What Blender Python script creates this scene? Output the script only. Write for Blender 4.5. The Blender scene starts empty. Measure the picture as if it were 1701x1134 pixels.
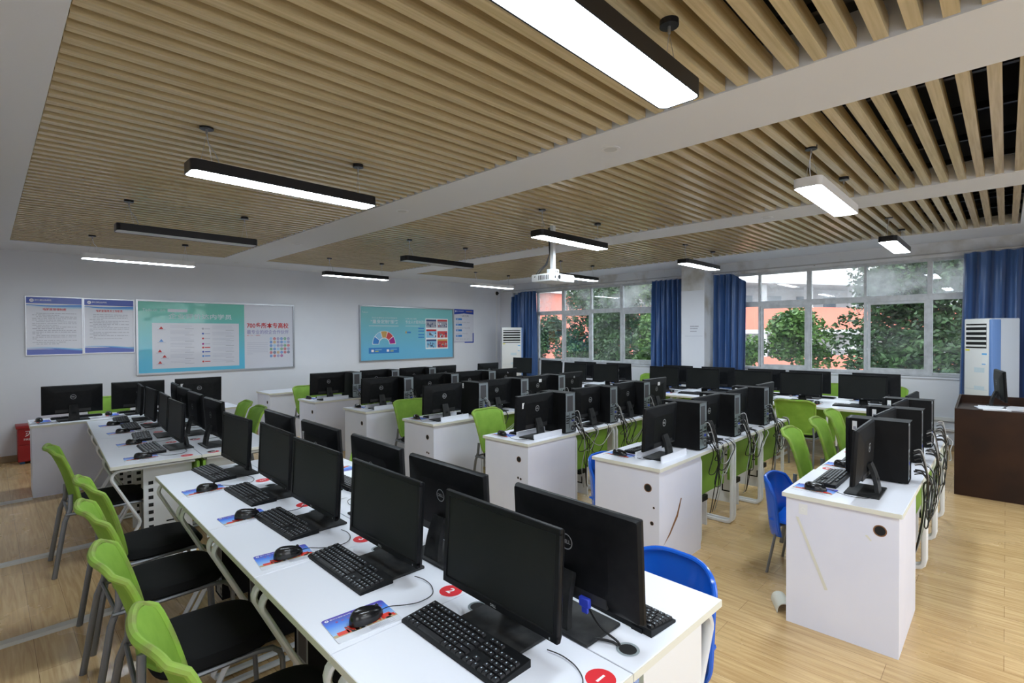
import bpy, bmesh, math, random
from mathutils import Vector, Matrix
random.seed(7)
SC = bpy.context.scene
COL = SC.collection
R = math.radians
PI = math.pi

# ------------------------------------------------------------------ camera, world, exposure
H = 1.667
cam_d = bpy.data.cameras.new('camera')
cam_d.sensor_width = 36.0
cam_d.lens = 848.17 * 36.0 / 1701.0
cam_d.clip_start = 0.02
cam_d.clip_end = 300
cam = bpy.data.objects.new('camera', cam_d)
COL.objects.link(cam)
yaw, pit, rol = R(-45.919), R(-0.7726), R(-0.29746)
cam.matrix_world = Matrix.Translation((0, 0, H)) @ (
    Matrix.Rotation(yaw, 4, 'Z') @ Matrix.Rotation(PI / 2 + pit, 4, 'X') @ Matrix.Rotation(rol, 4, 'Z'))
SC.camera = cam

world = bpy.data.worlds.new('overcast_sky')
SC.world = world
world.use_nodes = True
wn = world.node_tree.nodes
wl = world.node_tree.links
bg = wn['Background']
tcw = wn.new('ShaderNodeTexCoord')
sxw = wn.new('ShaderNodeSeparateXYZ')
rmp = wn.new('ShaderNodeValToRGB')
rmp.color_ramp.elements[0].position = 0.45
rmp.color_ramp.elements[0].color = (0.42, 0.44, 0.46, 1)
rmp.color_ramp.elements[1].position = 0.52
rmp.color_ramp.elements[1].color = (0.93, 0.96, 1.0, 1)
mpw = wn.new('ShaderNodeMath')
mpw.operation = 'MULTIPLY_ADD'
mpw.inputs[1].default_value = 0.5
mpw.inputs[2].default_value = 0.5
wl.new(tcw.outputs['Generated'], sxw.inputs[0])
wl.new(sxw.outputs['Z'], mpw.inputs[0])
wl.new(mpw.outputs[0], rmp.inputs[0])
wl.new(rmp.outputs[0], bg.inputs[0])
bg.inputs[1].default_value = 2.6

SC.view_settings.view_transform = 'Standard'
SC.view_settings.look = 'None'
SC.view_settings.gamma = 1
SC.view_settings.use_curve_mapping = False
SC.view_settings.exposure = 0.85
LAMP = 26.0
SC.cycles.max_bounces = 8
SC.cycles.diffuse_bounces = 4
SC.cycles.transparent_max_bounces = 12

# ------------------------------------------------------------------ materials
def mat(name, col=(.8, .8, .8), rough=.5, metal=0.0, spec=None, coat=0.0, coat_rough=.1, emit=None, emit_s=0.0, alpha=None):
    m = bpy.data.materials.new(name)
    m.use_nodes = True
    b = m.node_tree.nodes['Principled BSDF']
    b.inputs['Base Color'].default_value = (*col, 1)
    b.inputs['Roughness'].default_value = rough
    b.inputs['Metallic'].default_value = metal
    if spec is not None: b.inputs['Specular IOR Level'].default_value = spec
    b.inputs['Coat Weight'].default_value = coat
    b.inputs['Coat Roughness'].default_value = coat_rough
    if emit:
        b.inputs['Emission Color'].default_value = (*emit, 1)
        b.inputs['Emission Strength'].default_value = emit_s
    return m

def nodes(m):
    nt = m.node_tree
    return nt, nt.nodes, nt.links, nt.nodes['Principled BSDF']

def noise_mix(m, c1, c2, scale=(1, 1, 1), nscale=5, detail=4, lo=.35, hi=.65, bump=0.0, bump_scale=None, coord='Object', rough=None):
    nt, N, L, b = nodes(m)
    tc = N.new('ShaderNodeTexCoord'); mp = N.new('ShaderNodeMapping')
    mp.inputs['Scale'].default_value = scale
    L.new(tc.outputs[coord], mp.inputs[0])
    no = N.new('ShaderNodeTexNoise'); no.inputs['Scale'].default_value = nscale; no.inputs['Detail'].default_value = detail
    L.new(mp.outputs[0], no.inputs['Vector'])
    cr = N.new('ShaderNodeValToRGB')
    cr.color_ramp.elements[0].position = lo; cr.color_ramp.elements[1].position = hi
    cr.color_ramp.elements[0].color = (*c1, 1); cr.color_ramp.elements[1].color = (*c2, 1)
    L.new(no.outputs['Fac'], cr.inputs[0]); L.new(cr.outputs[0], b.inputs['Base Color'])
    if rough:
        mr = N.new('ShaderNodeMapRange'); mr.inputs['To Min'].default_value = rough[0]; mr.inputs['To Max'].default_value = rough[1]
        L.new(no.outputs['Fac'], mr.inputs['Value']); L.new(mr.outputs[0], b.inputs['Roughness'])
    if bump:
        no2 = N.new('ShaderNodeTexNoise'); no2.inputs['Scale'].default_value = bump_scale or nscale
        L.new(tc.outputs[coord], no2.inputs['Vector'])
        bp = N.new('ShaderNodeBump'); bp.inputs['Strength'].default_value = bump; bp.inputs['Distance'].default_value = .01
        L.new(no2.outputs['Fac'], bp.inputs['Height']); L.new(bp.outputs[0], b.inputs['Normal'])
    return m

M = {}
M['wall'] = noise_mix(mat('white_wall_paint', rough=.75), (.73, .75, .81), (.78, .80, .85), nscale=1.2, lo=.3, hi=.7)
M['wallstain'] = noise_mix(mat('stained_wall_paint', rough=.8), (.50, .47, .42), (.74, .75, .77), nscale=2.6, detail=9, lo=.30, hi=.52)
M['ceil'] = mat('ceiling_plaster', (.76, .78, .83), .8)
M['black'] = mat('black_void_paint', (.006, .006, .007), .7)
M['rail'] = mat('black_carrier_steel', (.012, .012, .013), .35, .5)
M['beige'] = mat('tan_skirting', (.33, .24, .14), .5)
M['white_lam'] = noise_mix(mat('white_laminate', rough=.38), (.74, .755, .87), (.78, .79, .89), nscale=3)
M['white_top'] = mat('white_desktop', (.82, .84, .91), .32)
M['cream_edge'] = mat('cream_edge_banding', (.72, .71, .62), .5)
M['white_steel'] = mat('white_powder_steel', (.78, .79, .80), .35)
M['white_plastic'] = mat('white_plastic', (.80, .81, .82), .4)
M['green_panel'] = mat('green_desk_panel', (.20, .38, .04), .5)
M['green_mesh'] = noise_mix(mat('green_chair_mesh', rough=.7, spec=.3), (.18, .34, .035), (.25, .44, .055), nscale=9, lo=.3, hi=.7)
M['green_rim'] = noise_mix(mat('worn_green_piping', rough=.7), (.24, .30, .07), (.26, .46, .05), nscale=14, lo=.35, hi=.6)
M['seat'] = mat('black_seat_fabric', (.004, .004, .0045), .8, spec=.2)
M['grey_steel'] = mat('grey_painted_steel', (.20, .21, .23), .35, .7)
M['blue'] = mat('blue_plastic_shell', (.005, .11, .62), .25, coat=.3)
M['black_pl'] = noise_mix(mat('black_plastic', rough=.45, spec=.17), (.005, .0055, .0065), (.008, .0085, .0095), nscale=30)
M['black_gl'] = mat('black_gloss_plastic', (.008, .008, .009), .22)
M['dark_pl'] = noise_mix(mat('charcoal_stand_plastic', rough=.55, spec=.25), (.010, .011, .012), (.035, .035, .035), nscale=18, detail=8, lo=.4, hi=.75)
M['screen'] = noise_mix(mat('matte_screen', rough=.5, spec=.22), (.007, .0085, .008), (.011, .0125, .0115), nscale=4)
M['key'] = mat('key_caps', (.012, .012, .014), .4)
M['legend'] = mat('key_legends', (.65, .75, .85), .5)
M['silver'] = mat('silver_logo', (.42, .44, .46), .4, .1)
M['label_w'] = mat('white_sticker', (.85, .86, .85), .5)
M['print_d'] = mat('dark_print', (.05, .05, .06), .6)
M['vga'] = mat('blue_plug', (.03, .06, .55), .4)
M['pc_case'] = noise_mix(mat('black_pc_case', rough=.6, spec=.2), (.003, .003, .0035), (.005, .005, .0055), nscale=10)
M['galv'] = mat('galvanised_steel', (.42, .48, .52), .4, .75)
M['psu'] = mat('dark_grey_grille', (.10, .10, .11), .5, .5)
M['port'] = mat('port_dark', (.02, .02, .022), .5)
M['red_st'] = mat('red_sticker', (.72, .02, .03), .45)
M['pure_w'] = mat('white_print', (.88, .88, .9), .5)
M['cable_b'] = mat('black_cable', (.008, .008, .009), .45)
M['cable_g'] = mat('grey_cable', (.42, .42, .42), .5)
M['wood_core'] = mat('chipboard_edge', (.22, .10, .04), .8)
M['hole'] = mat('dark_hole', (.01, .01, .01), .9)
M['alu'] = mat('aluminium_trim', (.46, .47, .50), .32, .8)
M['winframe'] = noise_mix(mat('window_frame_aluminium', rough=.4, metal=.0), (.52, .54, .56), (.66, .68, .71), nscale=12, detail=6)
M['led'] = mat('lit_diffuser', (.9, .9, .9), .5, emit=(.80, .91, 1.0), emit_s=LAMP)
M['led_off'] = mat('unlit_diffuser', (.62, .63, .65), .4)
M['lampblack'] = mat('black_lamp_body', (.012, .012, .016), .3, .3)
M['lampwhite'] = mat('white_lamp_body', (.78, .79, .83), .35)
M['wire'] = mat('steel_wire', (.5, .5, .52), .3, .9)
M['ac_white'] = mat('appliance_white', (.76, .76, .74), .35)
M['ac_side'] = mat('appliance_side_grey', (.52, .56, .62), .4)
M['ac_blue'] = mat('appliance_blue_band', (.14, .26, .55), .3)
M['yellow'] = mat('yellow_tag', (.75, .70, .03), .5)
M['skyblue'] = mat('cyan_sticker', (.10, .42, .80), .5)
M['fire_red'] = mat('fire_box_red', (.34, .012, .015), .4)
M['dkwood'] = noise_mix(mat('walnut_veneer', rough=.4, spec=.25), (.018, .007, .004), (.034, .013, .006), scale=(6, 1, 1), nscale=4, detail=6)
M['paper'] = mat('paper', (.80, .82, .86), .7)
M['strip'] = mat('grey_floor_strip', (.62, .60, .56), .45)

# floor laminate
def floor_mat():
    m = mat('oak_laminate_floor', rough=.22)
    nt, N, L, b = nodes(m)
    tc = N.new('ShaderNodeTexCoord'); mp = N.new('ShaderNodeMapping')
    mp.inputs['Rotation'].default_value = (0, 0, PI / 2)
    L.new(tc.outputs['Object'], mp.inputs[0])
    br = N.new('ShaderNodeTexBrick')
    br.inputs['Scale'].default_value = 1
    br.inputs['Brick Width'].default_value = 1.15; br.inputs['Row Height'].default_value = .165
    br.inputs['Mortar Size'].default_value = .0013; br.inputs['Mortar Smooth'].default_value = .3
    br.offset = .37
    br.inputs['Color1'].default_value = (.62, .43, .21, 1); br.inputs['Color2'].default_value = (.70, .50, .26, 1)
    br.inputs['Mortar'].default_value = (.30, .18, .08, 1)
    L.new(mp.outputs[0], br.inputs['Vector'])
    mp2 = N.new('ShaderNodeMapping'); mp2.inputs['Scale'].default_value = (22, 1.3, 1)
    L.new(tc.outputs['Object'], mp2.inputs[0])
    no = N.new('ShaderNodeTexNoise'); no.inputs['Scale'].default_value = 2.2; no.inputs['Detail'].default_value = 7; no.inputs['Distortion'].default_value = .6
    L.new(mp2.outputs[0], no.inputs['Vector'])
    cr = N.new('ShaderNodeValToRGB')
    cr.color_ramp.elements[0].position = .3; cr.color_ramp.elements[1].position = .68
    cr.color_ramp.elements[0].color = (.74, .66, .56, 1); cr.color_ramp.elements[1].color = (1.05, 1.05, 1.04, 1)
    L.new(no.outputs['Fac'], cr.inputs[0])
    mx = N.new('ShaderNodeMixRGB'); mx.blend_type = 'MULTIPLY'; mx.inputs[0].default_value = 1
    L.new(br.outputs['Color'], mx.inputs[1]); L.new(cr.outputs[0], mx.inputs[2])
    L.new(mx.outputs[0], b.inputs['Base Color'])
    no3 = N.new('ShaderNodeTexNoise'); no3.inputs['Scale'].default_value = 1.5; no3.inputs['Detail'].default_value = 5
    L.new(tc.outputs['Object'], no3.inputs['Vector'])
    mr = N.new('ShaderNodeMapRange'); mr.inputs['To Min'].default_value = .16; mr.inputs['To Max'].default_value = .36
    L.new(no3.outputs['Fac'], mr.inputs['Value']); L.new(mr.outputs[0], b.inputs['Roughness'])
    return m
M['floor'] = floor_mat()

def slat_mat():
    m = mat('oak_film_slats', rough=.24, spec=.6)
    nt, N, L, b = nodes(m)
    tc = N.new('ShaderNodeTexCoord'); mp = N.new('ShaderNodeMapping'); mp.inputs['Scale'].default_value = (1.2, 40, 40)
    L.new(tc.outputs['Object'], mp.inputs[0])
    no = N.new('ShaderNodeTexNoise'); no.inputs['Scale'].default_value = 1.6; no.inputs['Detail'].default_value = 5; no.inputs['Distortion'].default_value = .4
    L.new(mp.outputs[0], no.inputs['Vector'])
    cr = N.new('ShaderNodeValToRGB')
    cr.color_ramp.elements[0].position = .3; cr.color_ramp.elements[1].position = .7
    cr.color_ramp.elements[0].color = (.52, .415, .235, 1); cr.color_ramp.elements[1].color = (.70, .575, .35, 1)
    L.new(no.outputs['Fac'], cr.inputs[0]); L.new(cr.outputs[0], b.inputs['Base Color'])
    return m
M['slat'] = slat_mat()

def curtain_mat():
    m = mat('blue_satin_curtain', (.035, .10, .30), .34)
    nt, N, L, b = nodes(m)
    b.inputs['Sheen Weight'].default_value = .4
    tc = N.new('ShaderNodeTexCoord')
    no = N.new('ShaderNodeTexNoise'); no.inputs['Scale'].default_value = 3; no.inputs['Detail'].default_value = 6
    L.new(tc.outputs['Object'], no.inputs['Vector'])
    cr = N.new('ShaderNodeValToRGB')
    cr.color_ramp.elements[0].color = (.022, .070, .22, 1); cr.color_ramp.elements[1].color = (.045, .125, .33, 1)
    L.new(no.outputs['Fac'], cr.inputs[0]); L.new(cr.outputs[0], b.inputs['Base Color'])
    return m
M['curtain'] = curtain_mat()
M['curtain_back'] = mat('curtain_lining', (.20, .26, .36), .6)

def glass_mat(name, dirt):
    m = bpy.data.materials.new(name); m.use_nodes = True
    nt = m.node_tree; N = nt.nodes; L = nt.links
    N.remove(N['Principled BSDF']); out = N['Material Output']
    tr = N.new('ShaderNodeBsdfTransparent'); tr.inputs[0].default_value = (.86, .89, .90, 1)
    gl = N.new('ShaderNodeBsdfGlossy'); gl.inputs['Roughness'].default_value = .01
    fr = N.new('ShaderNodeFresnel'); fr.inputs[0].default_value = 1.5
    mx = N.new('ShaderNodeMixShader'); L.new(fr.outputs[0], mx.inputs[0]); L.new(tr.outputs[0], mx.inputs[1]); L.new(gl.outputs[0], mx.inputs[2])
    df = N.new('ShaderNodeBsdfTranslucent'); df.inputs[0].default_value = (.80, .84, .88, 1)
    d2 = N.new('ShaderNodeBsdfDiffuse'); d2.inputs[0].default_value = (.75, .80, .84, 1)
    ad = N.new('ShaderNodeMixShader'); ad.inputs[0].default_value = .45
    L.new(df.outputs[0], ad.inputs[1]); L.new(d2.outputs[0], ad.inputs[2])
    tc = N.new('ShaderNodeTexCoord')
    no = N.new('ShaderNodeTexNoise'); no.inputs['Scale'].default_value = 1.5; no.inputs['Detail'].default_value = 6; no.inputs['Roughness'].default_value = .6
    L.new(tc.outputs['Object'], no.inputs['Vector'])
    mr = N.new('ShaderNodeMapRange'); mr.inputs['From Min'].default_value = .42; mr.inputs['From Max'].default_value = .78
    mr.inputs['To Min'].default_value = dirt[0]; mr.inputs['To Max'].default_value = dirt[1]
    L.new(no.outputs['Fac'], mr.inputs['Value'])
    mm = N.new('ShaderNodeMixShader'); L.new(mr.outputs[0], mm.inputs[0]); L.new(mx.outputs[0], mm.inputs[1]); L.new(ad.outputs[0], mm.inputs[2])
    L.new(mm.outputs[0], out.inputs[0])
    return m
M['glass'] = glass_mat('window_glass', (.0, .06))
M['glass_dirty'] = glass_mat('dusty_window_glass', (.04, .55))
M['film'] = glass_mat('poster_film', (.0, .02))

def leaf_mat(name, c1, c2):
    m = mat(name, c1, .45)
    nt, N, L, b = nodes(m)
    tc = N.new('ShaderNodeTexCoord')
    no = N.new('ShaderNodeTexNoise'); no.inputs['Scale'].default_value = 3.1; no.inputs['Detail'].default_value = 8
    L.new(tc.outputs['Object'], no.inputs['Vector'])
    cr = N.new('ShaderNodeValToRGB'); cr.color_ramp.elements[0].position = .38; cr.color_ramp.elements[1].position = .66
    cr.color_ramp.elements[0].color = (*c1, 1); cr.color_ramp.elements[1].color = (*c2, 1)
    L.new(no.outputs['Fac'], cr.inputs[0]); L.new(cr.outputs[0], b.inputs['Base Color'])
    return m
M['leaf'] = leaf_mat('leaves_dark', (.010, .035, .011), (.065, .15, .04))
M['leaf_b'] = leaf_mat('leaves_bright', (.035, .10, .022), (.16, .30, .065))
M['bark'] = mat('bark', (.09, .07, .05), .9)
M['coral'] = noise_mix(mat('coral_render', rough=.8), (.78, .24, .17), (.82, .28, .20), nscale=.8)
M['bldg_w'] = mat('pale_render', (.70, .70, .72), .8)
M['bldg_g'] = mat('building_glass', (.16, .20, .25), .2)
M['ground'] = mat('ground_paving', (.25, .25, .24), .9)
M['skin'] = mat('skin', (.45, .27, .19), .6)
M['shirt'] = mat('white_shirt', (.75, .76, .8), .8)

# poster colours
M['p_paper'] = mat('poster_paper', (.66, .67, .74), .4, coat=.5, coat_rough=.08)
M['p_blue'] = mat('poster_blue', (.015, .06, .42), .4, coat=.5)
M['p_mid'] = mat('poster_mid_blue', (.03, .22, .62), .4, coat=.5)
M['p_cyan'] = mat('poster_light_blue', (.25, .55, .78), .4, coat=.5)
M['p_red'] = mat('poster_red', (.55, .015, .02), .5)
M['p_purple'] = mat('poster_violet', (.28, .26, .50), .5)
M['p_pale'] = mat('poster_pale_print', (.60, .70, .74), .5)
M['p_grey'] = mat('poster_grey_print', (.36, .36, .42), .5)
M['p_lgrey'] = mat('poster_light_grey_print', (.50, .51, .60), .5)
M['p_orange'] = mat('poster_ochre', (.60, .36, .10), .5)
M['p_scar'] = mat('poster_scarlet', (.60, .06, .06), .5)
M['p_mag'] = mat('poster_magenta', (.38, .01, .25), .5)
M['p_green'] = mat('poster_green', (.08, .35, .12), .5)
M['p_navy'] = mat('poster_navy', (.03, .06, .18), .5)
def grad_mat(name, c_lo, c_hi, bump=0.0):
    m = mat(name, rough=.35, coat=.7, coat_rough=.06)
    nt, N, L, b = nodes(m)
    tc = N.new('ShaderNodeTexCoord'); sx = N.new('ShaderNodeSeparateXYZ'); L.new(tc.outputs['Generated'], sx.inputs[0])
    cr = N.new('ShaderNodeValToRGB')
    cr.color_ramp.elements[0].position = .15; cr.color_ramp.elements[1].position = .85
    cr.color_ramp.elements[0].color = (*c_lo, 1); cr.color_ramp.elements[1].color = (*c_hi, 1)
    L.new(sx.outputs['Z'], cr.inputs[0]); L.new(cr.outputs[0], b.inputs['Base Color'])
    if bump:
        no = N.new('ShaderNodeTexNoise'); no.inputs['Scale'].default_value = 1.6; L.new(tc.outputs['Object'], no.inputs['Vector'])
        bp = N.new('ShaderNodeBump'); bp.inputs['Strength'].default_value = bump; bp.inputs['Distance'].default_value = .05
        L.new(no.outputs['Fac'], bp.inputs['Height']); L.new(bp.outputs[0], b.inputs['Coat Normal'])
    return m
M['p_teal'] = grad_mat('poster_teal_print', (.10, .50, .72), (.13, .52, .42), .25)
M['p_aqua'] = grad_mat('poster_aqua_print', (.16, .52, .78), (.20, .54, .56), .25)
# mouse pad
def pad_sky():
    m = mat('pad_sky_print', rough=.5)
    nt, N, L, b = nodes(m)
    tc = N.new('ShaderNodeTexCoord'); sx = N.new('ShaderNodeSeparateXYZ'); L.new(tc.outputs['Object'], sx.inputs[0])
    mr = N.new('ShaderNodeMapRange'); mr.inputs['From Min'].default_value = -.07; mr.inputs['From Max'].default_value = .07
    L.new(sx.outputs['Y'], mr.inputs['Value'])
    cr = N.new('ShaderNodeValToRGB')
    cr.color_ramp.elements[0].position = .3; cr.color_ramp.elements[0].color = (.35, .58, .90, 1)
    cr.color_ramp.elements[1].position = 1.0; cr.color_ramp.elements[1].color = (.06, .035, .42, 1)
    e = cr.color_ramp.elements.new(.72); e.color = (.05, .22, .80, 1)
    L.new(mr.outputs[0], cr.inputs[0]); L.new(cr.outputs[0], b.inputs['Base Color'])
    return m
M['pad_sky'] = pad_sky()
M['pad_red'] = mat('pad_red_print', (.75, .04, .02), .5)
M['pad_tan'] = mat('pad_tan_print', (.50, .38, .20), .5)
M['pad_white'] = mat('pad_white_print', (.72, .74, .80), .5)
M['pad_dark'] = mat('pad_dark_print', (.04, .05, .05), .5)

# ------------------------------------------------------------------ mesh builder
_txt = {}
def text_geo(body, bold=0.0):
    k = (body, bold)
    if k not in _txt:
        c = bpy.data.curves.new('tmp', 'FONT'); c.body = body; c.size = 1; c.offset = bold; c.resolution_u = 2
        o = bpy.data.objects.new('tmp', c); COL.objects.link(o)
        dg = bpy.context.evaluated_depsgraph_get()
        me = bpy.data.meshes.new_from_object(o.evaluated_get(dg))
        vs = [tuple(v.co) for v in me.vertices]; fs = [tuple(p.vertices) for p in me.polygons]
        bpy.data.objects.remove(o); bpy.data.meshes.remove(me); bpy.data.curves.remove(c)
        x0 = min(v[0] for v in vs); x1 = max(v[0] for v in vs); y0 = min(v[1] for v in vs); y1 = max(v[1] for v in vs)
        _txt[k] = (vs, fs, x0, x1, y0, y1)
    return _txt[k]

def smooth(pts, n=4):
    sm = []
    for i in range(len(pts) - 1):
        p0 = Vector(pts[max(i - 1, 0)]); p1 = Vector(pts[i]); p2 = Vector(pts[i + 1]); p3 = Vector(pts[min(i + 2, len(pts) - 1)])
        for j in range(n):
            t = j / n; sm.append(tuple(.5 * ((2 * p1) + (p2 - p0) * t + (2 * p0 - 5 * p1 + 4 * p2 - p3) * t * t + (3 * p1 - p0 - 3 * p2 + p3) * t ** 3)))
    return sm + [tuple(pts[-1])]
class MB:
    def __init__(s, M4=None):
        s.v = []; s.f = []; s.m = []; s.sm = []; s.mats = []; s.M = M4 or Matrix.Identity(4)
    def mi(s, name):
        if name not in s.mats: s.mats.append(name)
        return s.mats.index(name)
    def add(s, vs, fs, m, smooth=False, T=None):
        b = len(s.v); X = s.M @ T if T is not None else s.M
        s.v += [tuple(X @ Vector(v)) for v in vs]
        k = s.mi(m)
        for f in fs: s.f.append(tuple(b + i for i in f)); s.m.append(k); s.sm.append(smooth)
    def box(s, x0, x1, y0, y1, z0, z1, m, T=None):
        vs = [(x, y, z) for z in (z0, z1) for y in (y0, y1) for x in (x0, x1)]
        s.add(vs, [(0, 2, 3, 1), (4, 5, 7, 6), (0, 1, 5, 4), (2, 6, 7, 3), (0, 4, 6, 2), (1, 3, 7, 5)], m, False, T)
    def rbox(s, x0, x1, y0, y1, z0, z1, m, r=.005, seg=2, T=None, smooth=True):
        bm = bmesh.new(); bmesh.ops.create_cube(bm, size=1)
        for v in bm.verts:
            v.co = Vector(((x0 + x1) / 2 + v.co.x * (x1 - x0), (y0 + y1) / 2 + v.co.y * (y1 - y0), (z0 + z1) / 2 + v.co.z * (z1 - z0)))
        bmesh.ops.bevel(bm, geom=bm.edges[:], offset=r, segments=seg, profile=.5, affect='EDGES')
        bm.verts.index_update()
        s.add([tuple(v.co) for v in bm.verts], [tuple(v.index for v in f.verts) for f in bm.faces], m, smooth, T)
        bm.free()
    def prism(s, pts, z0, z1, m, T=None, smooth=False):
        n = len(pts)
        vs = [(p[0], p[1], z0) for p in pts] + [(p[0], p[1], z1) for p in pts]
        fs = [tuple(range(n - 1, -1, -1)), tuple(range(n, 2 * n))] + [(i, (i + 1) % n, n + (i + 1) % n, n + i) for i in range(n)]
        s.add(vs, fs, m, smooth, T)
    def poly(s, pts, m, T=None):
        s.add(pts, [tuple(range(len(pts)))], m, False, T)
    def rect(s, u0, u1, v0, v1, w, m, T=None):
        s.add([(u0, v0, w), (u1, v0, w), (u1, v1, w), (u0, v1, w)], [(0, 1, 2, 3)], m, False, T)
    def disc(s, cx, cy, r, w, m, n=20, r2=None, T=None):
        pts = [(cx + r * math.cos(2 * PI * i / n), cy + (r2 or r) * math.sin(2 * PI * i / n), w) for i in range(n)]
        s.add(pts, [tuple(range(n))], m, False, T)
    def ring(s, cx, cy, r0, r1, w, m, n=28, T=None, a0=0, a1=2 * PI):
        full = abs(a1 - a0 - 2 * PI) < 1e-6
        k = n if full else n + 1
        vs = []
        for i in range(k):
            a = a0 + (a1 - a0) * i / n
            vs += [(cx + r0 * math.cos(a), cy + r0 * math.sin(a), w), (cx + r1 * math.cos(a), cy + r1 * math.sin(a), w)]
        fs = [(2 * i, 2 * i + 1, 2 * ((i + 1) % k) + 1, 2 * ((i + 1) % k)) for i in range(n)]
        s.add(vs, fs, m, False, T)
    def cyl(s, p, r, h, m, n=20, r2=None, T=None, smooth=True):
        r2 = r if r2 is None else r2
        x, y, z = p
        vs = [(x + r * math.cos(2 * PI * i / n), y + r * math.sin(2 * PI * i / n), z) for i in range(n)] + \
             [(x + r2 * math.cos(2 * PI * i / n), y + r2 * math.sin(2 * PI * i / n), z + h) for i in range(n)]
        s.add(vs, [(i, (i + 1) % n, n + (i + 1) % n, n + i) for i in range(n)], m, smooth, T)
        s.add(vs[:n], [tuple(range(n - 1, -1, -1))], m, False, T); s.add(vs[n:], [tuple(range(n))], m, False, T)
    def tube(s, pts, r, m, n=8, ry=None, up=(0, 0, 1), closed=False, T=None):
        P = [Vector(p) for p in pts]; K = len(P); vs = []; fs = []
        ry = r if ry is None else ry
        prev = None
        for i, p in enumerate(P):
            a = P[i - 1] if (i > 0 or closed) else p
            b = P[(i + 1) % K] if (i < K - 1 or closed) else p
            t = (b - a).normalized()
            if prev is None:
                u = Vector(up)
                if abs(u.dot(t)) > .95: u = Vector((1, 0, 0)) if abs(t.x) < .9 else Vector((0, 1, 0))
                u = (u - t * u.dot(t)).normalized()
            else:
                u = (prev - t * prev.dot(t)).normalized()
            prev = u; w = t.cross(u)
            rr = r[i] if isinstance(r, (list, tuple)) else r
            r2 = ry[i] if isinstance(ry, (list, tuple)) else ry
            for k in range(n):
                an = 2 * PI * k / n
                vs.append(tuple(p + u * (math.cos(an) * rr) + w * (math.sin(an) * r2)))
        for i in range(K if closed else K - 1):
            for k in range(n):
                fs.append((i * n + k, i * n + (k + 1) % n, ((i + 1) % K) * n + (k + 1) % n, ((i + 1) % K) * n + k))
        s.add(vs, fs, m, True, T)
        if not closed:
            s.add(vs[:n], [tuple(range(n - 1, -1, -1))], m, False, T); s.add(vs[-n:], [tuple(range(n))], m, False, T)
    def surf(s, fn, nu, nv, m, thick=0.0, T=None, smooth=True):
        g = [[Vector(fn(i / nu, j / nv)) for i in range(nu + 1)] for j in range(nv + 1)]
        vs = [tuple(p) for row in g for p in row]
        W = nu + 1
        q = [(j * W + i, j * W + i + 1, (j + 1) * W + i + 1, (j + 1) * W + i) for j in range(nv) for i in range(nu)]
        if not thick: s.add(vs, q, m, smooth, T); return
        vb = []
        for j in range(nv + 1):
            for i in range(nu + 1):
                du = g[j][min(i + 1, nu)] - g[j][max(i - 1, 0)]; dv = g[min(j + 1, nv)][i] - g[max(j - 1, 0)][i]
                nn = du.cross(dv)
                nn = nn.normalized() if nn.length > 1e-9 else Vector((0, 0, 1))
                vb.append(tuple(g[j][i] - nn * thick))
        n0 = len(vs)
        fs = list(q) + [tuple(n0 + k for k in reversed(f)) for f in q]
        for i in range(nu):
            fs.append((i + 1, i, n0 + i, n0 + i + 1)); k = nv * W; fs.append((k + i, k + i + 1, n0 + k + i + 1, n0 + k + i))
        for j in range(nv):
            a = j * W; b = (j + 1) * W; fs.append((a, b, n0 + b, n0 + a)); a += nu; b += nu; fs.append((b, a, n0 + a, n0 + b))
        s.add(vs + vb, fs, m, smooth, T)
    def text(s, body, x, y, h, w, m, width=None, align='l', bold=.0, T=None):
        """flat lettering of glyph height h (width fixed if given), at height w above the sheet"""
        vs, fs, x0, x1, y0, y1 = text_geo(body, bold)
        sy = h / (y1 - y0); sx = (width / (x1 - x0)) if width else sy
        W = (x1 - x0) * sx
        ox = x - (0 if align == 'l' else W / 2 if align == 'c' else W)
        s.add([(ox + (v[0] - x0) * sx, y + (v[1] - y0) * sy, w) for v in vs], fs, m, False, T)
    def build(s, name, parent=None, loc=None, rz=None, kind=None):
        me = bpy.data.meshes.new(name); me.from_pydata(s.v, [], s.f)
        for n in s.mats: me.materials.append(M[n])
        me.polygons.foreach_set('material_index', s.m); me.polygons.foreach_set('use_smooth', s.sm)
        me.update()
        o = bpy.data.objects.new(name, me); COL.objects.link(o)
        if any(s.sm):
            try: me.set_sharp_from_angle(angle=R(38))
            except Exception: pass
        if parent: o.parent = parent
        if loc: o.location = loc
        if rz: o.rotation_euler = (0, 0, rz)
        if kind: o['kind'] = kind
        return o

def tag(o, label, cat=None, group=None, kind=None):
    o['label'] = label
    if cat: o['category'] = cat
    if group: o['group'] = group
    if kind: o['kind'] = kind
    return o
def empty(name, loc=(0, 0, 0), rz=0):
    o = bpy.data.objects.new(name, None); o.empty_display_size = .1; COL.objects.link(o)
    o.location = loc; o.rotation_euler = (0, 0, rz); return o
def thing(name, label, cat, loc=(0, 0, 0), rz=0, group=None):
    return tag(empty(name, loc, rz), label, cat, group)
def dup(src, loc, rz=0, label=None, group=None):
    r = src.copy(); COL.objects.link(r); r.location = loc; r.rotation_euler = (0, 0, rz)
    if label: r['label'] = label
    if group: r['group'] = group
    for ch in list(src.children):
        c = ch.copy(); COL.objects.link(c); c.parent = r
        for g in list(ch.children):
            d = g.copy(); COL.objects.link(d); d.parent = c
    return r
class Proto:
    """first placement moves the prototype itself, later ones copy it"""
    def __init__(s, root): s.root = root; s.used = False
    def put(s, loc, rz, label, group=None, cat=None):
        if not s.used:
            s.used = True; o = s.root; o.location = loc; o.rotation_euler = (0, 0, rz); o['label'] = label
            if group: o['group'] = group
        else: o = dup(s.root, loc, rz, label, group)
        return o
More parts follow.
